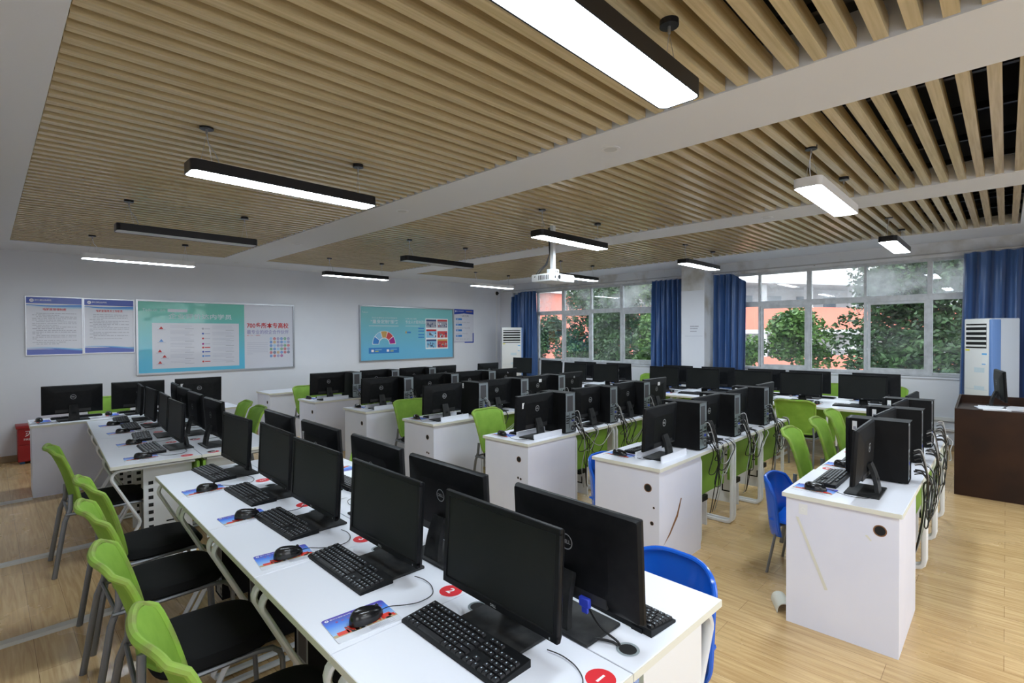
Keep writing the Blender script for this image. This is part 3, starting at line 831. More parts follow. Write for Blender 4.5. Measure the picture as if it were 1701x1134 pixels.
# ------------------------------------------------------------------ air conditioners
def ac(loc, rz, w, d, h, label):
    r = thing('air_conditioner', label, 'air conditioner', loc, rz, 'tall cabinet air conditioners')
    # front faces local -Y
    b = MB(); b.rbox(-w / 2, w / 2, -d / 2 + .04, d / 2, 0, h, 'ac_side', .012, 2); b.build('cabinet', r)
    b = MB(); b.rbox(-w / 2, w / 2 - .03, -d / 2, -d / 2 + .05, 0, h, 'ac_white', .012, 2)
    b.rect(-w / 2 + .02, w / 2 - .05, h * .52, h * .52 + .004, 0, 'ac_side', T=Matrix(((1, 0, 0, 0), (0, 0, -1, -d / 2 - .0004), (0, 1, 0, 0), (0, 0, 0, 1))))
    b.build('front_panel', r)
    b = MB(); b.rbox(w / 2 - .035, w / 2 + .006, -d / 2 + .002, -d / 2 + .12, .01, h - .01, 'ac_blue', .012, 2); b.build('blue_band', r)
    b = MB(); z0, z1 = h * .80, h * .965
    b.box(-w / 2 + .03, w / 2 - .06, -d / 2 - .002, -d / 2 - .0005, z0, z1, 'hole'); b.build('air_outlet', r)
    b = MB()
    for i in range(5):
        z = z0 + (i + .5) * (z1 - z0) / 5
        b.box(-w / 2 + .03, w / 2 - .06, -d / 2 - .016, -d / 2 - .003, z - .012, z + .012, 'ac_white')
    b.build('louvres', r)
    TF = Matrix(((1, 0, 0, 0), (0, 0, -1, -d / 2 - .001), (0, 1, 0, 0), (0, 0, 0, 1)))
    b = MB(TF); b.rect(-w / 2 + .02, -w / 2 + .08, z0 - .035, z0 - .015, 0, 'yellow'); b.build('yellow_sticker', r)
    b = MB(TF); b.rect(w / 2 - .12, w / 2 - .055, z0 - .20, z0 - .06, 0, 'label_w'); b.rect(w / 2 - .12, w / 2 - .055, z0 - .08, z0 - .06, .0003, 'skyblue'); b.rect(w / 2 - .12, w / 2 - .07, z0 - .20, z0 - .19, .0003, 'skyblue'); b.build('energy_label', r)
    for (p, q) in ((.30, .24), (.52, .47)): b = MB(TF); b.rect(-.04, .10, z0 - p, z0 - q, 0, 'p_pale'); b.build('faded_sticker', r)
    return r
ac((8.72, .135, 0), R(-136), .37, .35, 1.835, 'white cabinet air conditioner with blue band beside the dark podium')
ac((8.93, 8.66, 0), R(-40), .50, .32, 1.84, 'white cabinet air conditioner in the far corner by the notice boards')

# ------------------------------------------------------------------ podium
r = thing('podium', 'dark walnut teacher podium at the right edge', 'podium', (7.32, -.42, 0))
b = MB(); b.box(-.38, .38, -.80, .80, .0, .87, 'dkwood'); b.box(-.36, .36, -.78, .78, .0, .03, 'dkwood'); b.build('body', r)
b = MB(); b.box(-.38, .38, -.80, .80, .87, .885, 'dkwood'); b.build('worktop', r)
b = MB(); b.box(.35, .38, -.80, .80, .885, .965, 'dkwood')
b.prism([(-.38, .885), (.35, .885), (.35, .965)], -.80, -.78, 'dkwood', T=Matrix(((1, 0, 0, 0), (0, 0, 1, 0), (0, 1, 0, 0), (0, 0, 0, 1))))
b.prism([(-.38, .885), (.35, .885), (.35, .965)], .78, .80, 'dkwood', T=Matrix(((1, 0, 0, 0), (0, 0, 1, 0), (0, 1, 0, 0), (0, 0, 0, 1))))
b.build('rim', r)
rr = random.Random(2)
for k, (x, y, a, l) in enumerate(((7.12, .10, .15, 'white open booklet on the podium corner'), (7.22, -.10, -.2, 'loose white papers lying beside the booklet on the podium'))):
    b = MB()
    for i in range(4): b.rbox(-.15, .15, -.105, .105, i * .004, i * .004 + .0035, 'paper', .0005, 1, T=Matrix.Rotation(rr.uniform(-.12, .12), 4, 'Z'))
    o = b.build('papers', loc=(x, y, .885), rz=a); tag(o, l, 'papers', 'papers on the podium')

# ------------------------------------------------------------------ electronics
def ring_logo(b, T, r=.022, back=True):
    b.ring(0, 0, r * .86, r, 0, 'silver', 28, T=T)
    b.text('DELL', 0, -r * .24, r * .48, 0, 'silver', width=r * 1.35, align='c', bold=.02, T=T)
MW, MH, MZ = .52, .312, .075
def make_monitor(stk=0, plug=False):
    root = thing('computer_monitor', 'black monitor', 'monitor')
    tilt = Matrix.Translation((0, -.035, MZ)) @ Matrix.Rotation(R(-3), 4, 'X')
    def bent(u, v, d): return
    b = MB(tilt)
    # bezel frame
    t = .020
    b.rbox(-MW / 2, MW / 2, 0, .016, MH - t, MH, 'black_pl', .003, 1); b.rbox(-MW / 2, MW / 2, 0, .016, 0, t + .004, 'black_pl', .003, 1)
    b.rbox(-MW / 2, -MW / 2 + t, 0, .016, .01, MH - .01, 'black_pl', .003, 1); b.rbox(MW / 2 - t, MW / 2, 0, .016, .01, MH - .01, 'black_pl', .003, 1)
    b.build('bezel', root)
    b = MB(tilt)
    # back shell: rings
    def rr_(hw, z0, z1, y, n=5, r=.02):
        pts = []
        for cx, cz, a in ((hw - r, z1 - r, 0), (-hw + r, z1 - r, 90), (-hw + r, z0 + r, 180), (hw - r, z0 + r, 270)):
            for i in range(n):
                q = R(a + 90 * i / (n - 1)); pts.append((cx + r * math.cos(q), y, cz + r * math.sin(q)))
        return pts
    rings = [rr_(MW / 2 - .001, .001, MH - .001, .0155, r=.004), rr_(MW / 2 - .006, .006, MH - .006, .026, r=.008), rr_(MW / 2 - .06, .03, MH - .045, .038, r=.03), rr_(MW / 2 - .10, .05, MH - .07, .044, r=.04)]
    n = len(rings[0]); vs = [p for q in rings for p in q]; fs = []
    for k in range(3):
        for i in range(n): fs.append((k * n + i, (k + 1) * n + i, (k + 1) * n + (i + 1) % n, k * n + (i + 1) % n))
    fs.append(tuple(3 * n + i for i in range(n)))
    b.add(vs, fs, 'black_pl', True)
    b.box(-MW / 2 + .09, MW / 2 - .09, .0335, .0345, MH - .043, MH - .041, 'black_gl')
    b.box(-.15, .15, .033, .0445, .018, .050, 'port'); 
    b.build('back_cover', root)
    b = MB(tilt); b.rect(-MW / 2 + t, MW / 2 - t, t + .003, MH - t, 0, 'screen', T=Matrix(((1, 0, 0, 0), (0, 0, -1, .004), (0, 1, 0, 0), (0, 0, 0, 1)))); b.build('screen', root)
    b = MB(tilt)
    F = Matrix(((1, 0, 0, 0), (0, 0, -1, -.0006), (0, 1, 0, 0), (0, 0, 0, 1)))
    b.text('DELL', 0, .0065, .008, 0, 'silver', width=.026, align='c', bold=.02, T=F); b.rect(MW / 2 - .03, MW / 2 - .026, .006, .012, 0, 'silver', T=F)
    b.build('front_logo', root)
    b = MB(tilt)
    ring_logo(b, Matrix(((-1, 0, 0, 0), (0, 0, 1, .0447), (0, 1, 0, .185), (0, 0, 0, 1))), .026)
    b.build('back_logo', root)
    # neck
    b = MB()
    pts = [((.045, .008), (.008)), ]
    def neck(u, v):
        w = (.048 - .012 * v)
        return ((u - .5) * 2 * w, .050 - .040 * v + .008 * math.sin(v * PI), .008 + .158 * v)
    b.surf(neck, 4, 8, 'dark_pl', .020, smooth=False)
    b.disc(0, 0, .017, 0, 'hole', 18, T=Matrix.Translation((0, .0615, .08)) @ Matrix.Rotation(R(-90 - 14), 4, 'X'))
    b.build('neck', root)
    b = MB(); b.rbox(-.135, .135, -.085, .085, 0, .011, 'dark_pl', .004, 2); b.build('base', root)
    if stk:
        b = MB(tilt); Tb = Matrix(((-1, 0, 0, 0), (0, 0, 1, .0402), (0, 1, 0, 0), (0, 0, 0, 1)))
        if stk == 1:
            b.rect(-.205, -.135, .20, .25, 0, 'label_w', T=Tb)
            for i in range(3): b.rect(-.198, -.145, .21 + i * .012, .214 + i * .012, .0003, 'p_lgrey', T=Tb)
        elif stk == 2:
            b.rect(.02, .07, .225, .265, .0052, 'label_w', T=Tb)
            for i in range(3): b.rect(.03, .06, .232 + i * .01, .235 + i * .01, .0056, 'p_lgrey', T=Tb)
        else:
            b.poly([(.03, .235, .0052), (.036, .235, .0052), (.044, .262, .0052), (.037, .262, .0052)], 'label_w', T=Tb); b.poly([(.05, .235, .0052), (.054, .235, .0052), (.058, .25, .0052), (.052, .25, .0052)], 'label_w', T=Tb)
        b.build('sticker', root)
    if plug:
        b = MB(tilt); b.rbox(-.095, -.055, .045, .060, .004, .034, 'vga', .003, 1); b.box(-.085, -.065, .048, .057, -.014, .004, 'vga'); b.build('blue_plug', root)
    return root
def make_keyboard():
    root = thing('keyboard', 'keyboard', 'keyboard')
    b = MB()
    prof = [(-.066, 0), (.066, 0), (.066, .022), (.045, .020), (-.060, .011), (-.066, .008)]
    b.prism(prof, -.222, .222, 'black_pl', T=Matrix(((0, 0, 1, 0), (1, 0, 0, 0), (0, 1, 0, 0), (0, 0, 0, 1))))
    b.box(-.19, -.15, .060, .070, -.0, .012, 'black_pl')
    b.build('case', root)
    kb = MB(); lgd = MB()
    def zz(y): return .0115 + (y + .060) * (.009 / .105)
    def key(x, y, w, d=.0165, lg=1):
        z = zz(y)
        vs = [(x, y, z), (x + w, y, z), (x + w, y + d, z), (x, y + d, z), (x + .0015, y + .0015, z + .006), (x + w - .0015, y + .0015, z + .006), (x + w - .0015, y + d - .001, z + .0065), (x + .0015, y + d - .001, z + .0065)]
        kb.add(vs, [(4, 5, 6, 7), (0, 1, 5, 4), (1, 2, 6, 5), (2, 3, 7, 6), (3, 0, 4, 7)], 'key')
        if lg:
            zt = z + .0067
            lgd.add([(x + w * .35, y + d * .5, zt), (x + w * .35 + .0032, y + d * .5, zt), (x + w * .35 + .0032, y + d * .5 + .004, zt + .0002), (x + w * .35, y + d * .5 + .004, zt + .0002)], [(0, 1, 2, 3)], 'legend')
    p = .019
    for row, (y, keys) in enumerate(((-.0595, [1.25, 1.25, 1.25, 6.25, 1.25, 1.25, 1.25, 1.25]), (-.0405, [2.25] + [1] * 10 + [2.75]), (-.0215, [1.75] + [1] * 11 + [2.25]), (-.0025, [1.5] + [1] * 12 + [1.5]), (.0165, [1] * 13 + [2]))):
        x = -.215
        for k in keys: key(x + .0008, y, k * p - .0018, lg=k < 4); x += k * p
    x = -.215
    for i in range(13): key(x + .0008 + (i * p) + (0 if i == 0 else .008 + .006 * ((i - 1) // 4)), .0405, p - .002, .014)
    for i in range(3):
        x = .0775 + i * p
        for y in (.0405, .0165, -.0025): key(x, y, p - .002, .014 if y > .03 else .0165)
        key(x, -.0595, p - .002)
    key(.0775 + p, -.0405, p - .002)
    for i in range(4):
        for j, y in enumerate((.0165, -.0025, -.0215, -.0405, -.0595)): key(.140 + i * p, y, p - .002)
    kb.build('keys', root); lgd.build('key_legends', root)
    return root
def make_mouse():
    root = thing('computer_mouse', 'mouse', 'mouse')
    b = MB(Matrix.Translation((0, 0, .0035)))
    def fn(u, v):
        a = u * 2 * PI; t = v * PI / 2
        ca, sa = math.cos(a), math.sin(a)
        wx = .0315 * (1 - .10 * sa - .14 * (1 - abs(sa)) * 0)
        rr = math.cos(t) ** .55
        x = wx * ca * rr; y = .058 * sa * rr
        z = .038 * math.sin(t) ** .8 * (1 - .22 * (sa * rr)) 
        return (x, y, z)
    b.surf(fn, 28, 10, 'black_gl'); b.disc(0, 0, .03, .0003, 'black_gl', 24, r2=.055); b.build('shell', root)
    b = MB(Matrix.Translation((0, .036, .034))); T = Matrix.Rotation(PI / 2, 4, 'Y'); b.cyl((0, 0, -.003), .006, .006, 'dark_pl', 12, T=T); b.build('scroll_wheel', root)
    b = MB(); b.tube(smooth([(0, .054, .014), (0, .085, .013), (.010, .13, .004), (.030, .18, .003), (.02, .24, .003), (-.03, .275, .003), (-.09, .285, .003), (-.14, .275, .003)], 5), .0017, 'cable_b', 6); b.build('mouse_cord', root)
    return root
def make_pad():
    root = thing('mouse_pad', 'pad', 'mouse pad')
    b = MB(); w, h = .105, .078; pts = []
    for cx, cy, a in ((w - .01, h - .01, 0), (-w + .01, h - .01, 90), (-w + .01, -h + .01, 180), (w - .01, -h + .01, 270)):
        for i in range(5): q = R(a + 22.5 * i); pts.append((cx + .01 * math.cos(q), cy + .01 * math.sin(q)))
    b.prism(pts, 0, .0022, 'pad_white'); b.build('base_sheet', root)
    b = MB(); z = .0024
    top = [(p[0] * .995, p[1] * .995, z) for p in pts if p[1] > 0]
    b.poly([(-w * .995, -.035, z), (w * .995, -.035, z)] + top, 'pad_sky'); b.build('sky_print', root)
    b = MB(); z = .0026; rr = random.Random(9)
    b.rect(-w * .99, w * .99, -.045, -.03, z, 'pad_tan')
    for (x, ww, hh) in ((-.09, .035, .02), (-.06, .03, .036), (-.035, .02, .022), (.02, .03, .014), (.055, .035, .03), (.08, .02, .018)): b.rect(x, x + ww, -.040, -.040 + hh, z + .0001, 'pad_red')
    for _ in range(10): x = rr.uniform(-.1, .09); b.rect(x, x + .012, -.044, -.034, z + .0002, rr.choice(['pad_dark', 'pad_white', 'pad_tan']))
    b.poly([(-.048, -.04, z + .0003), (-.042, -.04, z + .0003), (-.055, -.002, z + .0003), (-.059, -.002, z + .0003)], 'pad_dark'); b.build('building_print', root)
    b = MB(); z = .0027
    b.ring(-.090, .064, .003, .0065, z, 'pure_w', 14); b.text('惠州工程职业学院', -.08, .060, .008, z, 'pure_w', width=.07)
    b.rect(.03, .085, .062, .0635, z, 'pure_w')
    for i in range(9): b.text('惠州欢迎你来学习呀'[i], -.07 + i * .019, .036, .009, z, 'p_red', width=.008)
    for i in range(5): b.rect(.0, .085 - .02 * (i % 2), -.053 - i * .0045, -.0515 - i * .0045, z, 'p_grey')
    b.build('lettering', root)
    return root
def make_tower():
    # rear panel faces local -Y ; width .15 , depth .30 , height .375
    root = thing('pc_tower', 'tower', 'computer tower')
    w, d, h = .152, .30, .375
    b = MB(); b.box(-w / 2, -w / 2 + .002, 0, d, .006, h, 'pc_case'); b.box(w / 2 - .002, w / 2, 0, d, .006, h, 'pc_case'); b.box(-w / 2, w / 2, -.006, d, h - .002, h, 'pc_case'); b.box(-w / 2, w / 2, 0, d, .006, .008, 'pc_case')
    b.box(-w / 2 + .002, w / 2 - .002, .015, d, .008, h - .002, 'pc_case')
    for sx in (-1, 1):
        for y in (.03, d - .05): b.box(sx * .05 - .012, sx * .05 + .012, y, y + .02, 0, .006, 'port')
    b.build('case', root)
    b = MB(); b.rbox(-w / 2, w / 2, d, d + .022, .004, h, 'black_pl', .005, 2); b.build('front_bezel', root)
    b = MB(Matrix(((1, 0, 0, 0), (0, 0, -1, 0), (0, 1, 0, 0), (0, 0, 0, 1))))
    b.rect(-w / 2 + .003, w / 2 - .003, .010, h - .004, -.006, 'galv')
    b.rect(-w / 2 + .030, w / 2 - .036, .20, h - .03, -.0052, 'psu')
    b.rect(-w / 2 + .004, -w / 2 + .012, .20, h - .02, -.005, 'port')
    for i in range(4): b.rect(-w / 2 + .015, -w / 2 + .055, .155 - i * .022, .166 - i * .022, -.005, 'port')
    b.rect(-w / 2 + .06, -w / 2 + .066, .05, .19, -.0048, 'port')
    for i in range(4): b.rect(w / 2 - .055, w / 2 - .02, .16 - i * .03, .178 - i * .03, -.005, ['port', 'port', 'vga', 'silver'][i])
    b.disc(w / 2 - .04, .045, .026, -.005, 'psu', 20); b.disc(w / 2 - .04, .045, .011, -.0046, 'silver', 14)
    b.build('rear_panel', root)
    b = MB(Matrix(((0, 0, -1, -w / 2 - .0006), (-1, 0, 0, 0), (0, 1, 0, 0), (0, 0, 0, 1)))); b.rect(-.285, -.26, h - .075, h - .018, 0, 'label_w'); b.rect(-.280, -.265, h - .07, h - .052, .0003, 'p_grey'); b.build('sticker', root)
    return root
def make_cables(seed):
    rr = random.Random(seed); root = thing('cable_bundle', 'cables', 'cables')
    names = ['black_cable'] * 6 + ['grey_cable'] * 3
    for k, nme in enumerate(names):
        b = MB(); x0 = rr.uniform(-.06, .05); z0 = rr.uniform(.03, .22)
        x1 = rr.uniform(.26, .60); dep = rr.uniform(-.34, -.07); y1 = rr.uniform(-.075, -.035)
        pts = [(x0, 0, z0), (x0 + rr.uniform(-.01, .03), -.035, z0 + .006), (x0 + .04, -.055, z0 * .5), (x0 + .08, -.06, .008)]
        if k % 3 == 2:
            xa = rr.uniform(.12, .26)
            pts += [(xa - .02, y1, -.03), (xa, y1, -.16), (xa + rr.uniform(-.03, .04), y1 + .02, -.34), (xa + .05, .02, -.52), (xa + .12, .06, -.58)]
        else:
            xm = (x0 + x1) / 2 + rr.uniform(-.06, .06)
            pts += [(x0 + .14, y1, dep * .35), (xm - .06, y1 + .01, dep * .92), (xm + .03, y1, dep), (x1 - .07, y1 + .01, dep * .6), (x1 - .02, y1, -.02 + dep * .1), (x1, -.02, .006), (x1 + .03, .03, .006)]
        b.tube(smooth(pts, 5), .0038 if k < 6 else .0034, 'cable_b' if k < 6 else 'cable_g', 6); b.build(nme, root)
    return root

mons = {0: Proto(make_monitor(0)), 1: Proto(make_monitor(1)), 2: Proto(make_monitor(2)), 3: Proto(make_monitor(3)), 4: Proto(make_monitor(0, True))}
KB = Proto(make_keyboard()); MS = Proto(make_mouse()); PD = Proto(make_pad()); TW = Proto(make_tower())
CB = [Proto(make_cables(s)) for s in (1, 2, 3)]
DT = .75
def rot(v, a): return (v[0] * math.cos(a) - v[1] * math.sin(a), v[0] * math.sin(a) + v[1] * math.cos(a))
jr = random.Random(11)
def station(x, y, ang, desc, where, mon=0, kb=(-.14, -.165), pad=(.23, -.25), kb_on=True, pad_on=True, jit=2.5, z=DT, mdesc=None):
    """x,y: monitor base centre; ang: heading of the user (local +Y)"""
    a = ang + R(jr.uniform(-jit, jit))
    mons[mon].put((x, y, z), a, ' '.join(('black monitor %s %s' % (desc if mdesc is None else mdesc, where)).split()), 'monitors')
    if kb_on:
        o = rot((kb[0], kb[1]), ang); KB.put((x + o[0], y + o[1], z), ang + R(jr.uniform(-4, 4)), 'black keyboard %s' % where, 'keyboards')
    if pad_on:
        o = rot((pad[0], pad[1]), ang); pa = ang + PI / 2 + R(jr.uniform(-6, 6))
        PD.put((x + o[0], y + o[1], z), pa, 'printed mouse pad %s' % where, 'mouse pads')
        o = rot((pad[0] + .012, pad[1] + .01), ang); MS.put((x + o[0], y + o[1], z + .0028), ang + R(jr.uniform(-12, 12)), 'black mouse on its pad %s' % where, 'computer mice')

# ------------------------------------------------------------------ desks
def sticker(b, x, y, a, z, n=None):
    T = Matrix.Translation((x, y, z)) @ Matrix.Rotation(a, 4, 'Z')
    b.disc(0, 0, .041, 0, 'red_st', 24, T=T)
def digit(b, x, y, a, z, n):
    T = Matrix.Translation((x, y, z)) @ Matrix.Rotation(a, 4, 'Z')
    b.text(str(n), 0, -.017, .034, 0, 'pure_w', align='c', bold=.03, T=T)
def put_sticker(parent, x, y, a, n):
    b = MB(); sticker(b, x, y, a, DT + .0006); s = b.build('number_sticker', parent)
    b = MB(); digit(b, x, y, a, DT + .0012, n); b.build('number', s)

def island_desk(org, ang, L, n, side, label, group, knee=True, depth=.55, last=False, first=False, holder=False):
    """local: user edge at x=0, centre line at x=depth, running along +Y for length L.  side=+1; mirrored with side=-1"""
    root = thing('computer_desk', label, 'desk', (org[0], org[1], 0), ang, group)
    S = side
    def X(x): return S * (x - depth)      # centre line at local 0
    def bx(b, xa, xb, ya, yb, za, zb, m): b.box(min(X(xa), X(xb)), max(X(xa), X(xb)), ya, yb, za, zb, m)
    b = MB(); a_, c_ = min(X(0), X(depth - .002)), max(X(0), X(depth - .002))
    b.rbox(a_, c_, .0015, L - .0015, DT - .025, DT, 'white_top', .0015, 1, smooth=False); b.build('desktop', root)
    b = MB()
    e = X(0)
    b.box(min(e, e - S * .0015), max(e, e - S * .0015), .002, L - .002, DT - .024, DT - .001, 'cream_edge')
    if first: b.box(a_, c_, -.0005, .001, DT - .024, DT - .001, 'cream_edge')
    b.build('edge_banding', root)
    if knee:
        for y in (.045, L - .045):
            pts = [(depth - .04, .705)]
            pts += [(.07, .705)] + [(.060 + .050 * math.cos(R(t)) , .655 + .050 * math.sin(R(t))) for t in (100, 125, 150, 175, 195)]
            pts += [(.150, .365), (.166, .335), (.170, .315), (.166, .295), (.150, .265), (.030, .05), (.022, .03), (.03, .016), (.06, .012), (depth - .04, .012)]
            b = MB(); b.tube([(X(p[0]), y, p[1]) for p in pts], .011, 'white_steel', 8, ry=.022, up=(0, 0, 1)); b.build('leg', root)
    b = MB(); bx(b, depth - .03, depth - .012, .02, L - .02, .30, .70, 'green_panel'); b.build('modesty_panel', root)
    if holder:
        b = MB(); bx(b, .20, depth - .05, .10, .115, .06, .70, 'white_steel')
        for i in range(9): bx(b, .23, .26, .098, .10, .12 + i * .055, .145 + i * .055, 'hole'); bx(b, .34, .44, .098, .10, .12 + i * .035, .13 + i * .035, 'hole') if i < 5 else None
        b.build('cpu_holder', root)
    if first and knee and not holder and side < 0:
        b = MB(); b.box(.10, .46, .03, .045, .08, .72, 'white_steel'); b.build('end_panel', root)
    # grommet
    b = MB(); b.ring(X(depth - .08), L - .10 if side > 0 else .07, .026, .034, DT + .001, 'galv', 24); b.disc(X(depth - .08), L - .10 if side > 0 else .07, .026, DT + .0006, 'hole', 20); b.build('grommet', root)
    if n: put_sticker(root, X(.47), .05, R(-90) if S > 0 else R(90), n)
    return root
ordc = ['nearest the camera', 'second from the camera', 'third from the camera', 'fourth from the camera', 'farthest from the camera']

# front island: origin on the centre line
FA = R(-1.93)
ex = (math.cos(FA), math.sin(FA)); ey = (-math.sin(FA), math.cos(FA))
FO = (.657 + ex[0] * .55, .737 + ex[1] * .55)
def FP(u, v): return (FO[0] + ex[0] * u + ey[0] * v, FO[1] + ex[1] * u + ey[1] * v)
for i in range(5):
    p = FP(0, .655 * i)
    island_desk(p, FA, .655, i + 1, 1, 'white desk on the left side of the front island, %s' % ordc[i], 'desks of the front island', first=i == 0)
    island_desk(p, FA, .655, 0 if i == 0 else 10 - i, -1, 'white desk on the right side of the front island, %s' % ordc[i], 'desks of the front island', first=i == 0)
for i, (x, y) in enumerate(((1.109, 1.126), (1.111, 1.774), (1.134, 2.436), (1.18, 3.051), (1.177, 3.704))):
    station(x, y, R(-90) + FA, 'with screen facing left', 'on left side of front island, ' + ordc[i], kb=(-.03 if i == 0 else -.07, -.135), pad=(.30, -.27), jit=1.5)
for i, (x, y) in enumerate(((1.30, 1.004), (1.315, 1.669), (1.36, 2.288), (1.386, 2.957), (1.40, 3.61))):
    station(x, y, R(90) + FA, 'seen from behind', 'on right side of front island, ' + ordc[i], mon=4 if i == 0 else (1 if i in (3,) else 0), kb=(-.02, -.175) if i == 0 else (.02, -.16), pad=(.33, -.27), jit=1.5, pad_on=i > 0)
# towers under the front island
for i in range(5):
    p = FP(-.30, .20 + .655 * i)
    TW.put((p[0], p[1], .03), R(-90) + FA, 'black PC tower on the floor under front island, ' + ordc[i], 'computer towers')

# rear left island
GA = R(-3.4); gx = (math.cos(GA), math.sin(GA)); gy = (-math.sin(GA), math.cos(GA))
GO = (.60 + gx[0] * .56, 4.51 + gx[1] * .56)
def GP(u, v): return (GO[0] + gx[0] * u + gy[0] * v, GO[1] + gx[1] * u + gy[1] * v)
ordg = ['nearest the camera', 'second from the camera', 'third from the camera', 'farthest from the camera']
for i in range(4):
    p = GP(0, .665 * i)
    island_desk(p, GA, .665, i + 1, 1, 'white desk on left side of rear left island, %s' % ordg[i], 'desks of the rear left island', first=i == 0, depth=.56, holder=True)
    island_desk(p, GA, .665, 8 - i, -1, 'white desk on right side of rear left island, %s' % ordg[i], 'desks of the rear left island', first=i == 0, depth=.56, holder=True)
for i, (x, y) in enumerate(((1.075, 4.93), (1.13, 5.60), (1.16, 6.30), (1.17, 6.88))):
    station(x + .03, y, R(-90) + GA, 'facing left', 'on left side of rear left island, ' + ordg[i], kb=(-.05, -.18), pad=(.26, -.28))
for i, (x, y) in enumerate(((1.33, 4.80), (1.37, 5.50), (1.42, 6.10), (1.48, 6.72))):
    station(x, y, R(90) + GA, 'seen from behind', 'on right side of rear left island, ' + ordg[i], kb=(.05, -.17), pad=(.28, -.26))

# cabinet desks and rows (users sit on the +Y side, heading -Y)
def make_cabinet(holes=3, tray=True):
    root = thing('end_cabinet_desk', 'cab', 'cabinet desk'); w, d = .66, .55
    b = MB(); b.box(0, .018, .005, d - .02, 0, DT - .025, 'white_lam'); b.build('side_panel', root)
    b = MB(); b.box(w - .02, w - .002, .005, d - .02, 0, DT - .025, 'white_lam'); b.build('side_panel', root)
    b = MB(); b.box(.018, w - .02, .005, .023, 0, DT - .025, 'white_lam'); b.build('front_panel', root)
    b = MB(); b.rbox(-.015, w, -.01, d, DT - .025, DT, 'white_top', .002, 1, smooth=False); b.build('desktop', root)
    b = MB(); b.box(-.0165, -.015, -.008, d - .002, DT - .024, DT - .001, 'cream_edge'); b.box(-.014, w, -.0115, -.01, DT - .024, DT - .001, 'cream_edge'); b.build('edge_banding', root)
    T = Matrix(((0, 0, -1, -.0008), (-1, 0, 0, 0), (0, 1, 0, 0), (0, 0, 0, 1)))
    hs = {3: ((-.09, .60, .030), (-.045, .47, .008), (-.06, .36, .014)), 2: ((-.11, .60, .026), (-.12, .44, .011), (-.09, .435, .011)), 1: ((-.085, .64, .030),)}[holes]
    for (u, v, q) in hs:
        b = MB(T); b.ring(u, v, q * .82, q, .0004, 'wood_core', 24); b.disc(u, v, q * .82, .0002, 'hole', 20); b.build('cable_hole', root)
    if tray:
        for y in (.055, .26):
            b = MB(); b.box(.14, .52, y, y + .012, DT, DT + .045, 'white_top'); b.build('monitor_rail', root)
    return root
def row_desk_proto():
    root = thing('computer_desk', 'desk', 'desk'); L, d = .70, .55
    b = MB(); b.rbox(.0015, L - .0015, 0, d, DT - .025, DT, 'white_top', .0015, 1, smooth=False); b.build('desktop', root)
    b = MB(); b.box(.002, L - .002, -.0015, 0, DT - .024, DT - .001, 'cream_edge'); b.build('edge_banding', root)
    b = MB(); b.box(.06, L - .06, .09, .108, .36, .715, 'green_panel'); b.build('modesty_panel', root)
    for x in (.028, L - .028):
        pts = [(x, .46, .715)] + [(x, .06, .715)] + [(x, .035 + .045 - .045 * math.sin(R(t)), .67 + .045 * math.cos(R(t))) for t in (20, 50, 90)] + [(x, .035, .40), (x, .035, .07)] + \
              [(x, .085 - .05 * math.cos(R(t)), .065 - .05 * math.sin(R(t))) for t in (30, 60, 90)] + [(x, .45, .015)] + [(x, .45 + .05 * math.sin(R(t)), .065 - .05 * math.cos(R(t))) for t in (30, 60, 90)] + [(x, .50, .70)]
        b = MB(); b.tube(pts, .013, 'white_steel', 8, ry=.017, up=(1, 0, 0)); b.build('leg', root)
    b = MB(); b.box(.30, .315, .10, .44, .08, .70, 'white_steel')
    for i in range(3):
        z = .18 + i * .17
        b.box(.2985, .30, .16, .25, z, z + .012, 'hole'); b.box(.2985, .30, .16, .172, z, z + .07, 'hole'); b.box(.2985, .30, .24, .252, z, z + .07, 'hole')
    b.build('cpu_holder', root)
    b = MB(); b.rbox(.18, .28, .03, .07, .30, .62, 'cable_b', .01, 2) if False else b.box(.10, .20, .045, .075, .33, .37, 'black_pl'); b.build('power_strip', root)
    return root
CABP = {3: Proto(make_cabinet(3)), 2: Proto(make_cabinet(2)), 1: Proto(make_cabinet(1, False)), 0: Proto(make_cabinet(2, False))}
RD = Proto(row_desk_proto())
rows = [('rightmost row', .37, 1, [3.53, 4.24, 4.92, 5.62], [3.925, 4.60, 5.27]),
        ('second row from right', 1.68, 3, [3.50, 4.30, 5.00, 5.78], [3.945, 4.66, 5.43]),
        ('third row from right', 2.87, 2, [3.43, 4.24, 4.95, 5.60], [3.78, 4.51, 5.19]),
        ('fourth row from right', 4.22, 2, [3.45, 4.24, 4.98, 5.71], [3.93, 4.62, 5.35]),
        ('fifth row from right', 5.50, 2, [3.46, 4.21, 4.93, 5.68], [3.80, 4.57, 5.29]),
        ('sixth row from right', 6.85, 2, [3.43, 4.20, 4.90, 5.56, 6.60], [3.82, 4.48, 5.20]),
        ('last row by the boards', 8.40, 0, [], [])]
pos = ['on the end cabinet', 'second from the end cabinet', 'third from the end cabinet', 'fourth from the end cabinet', 'at the far end']
xj = [3.20, 3.17, 3.15, 3.19, 3.16, 3.16, 3.13]
CI = 0
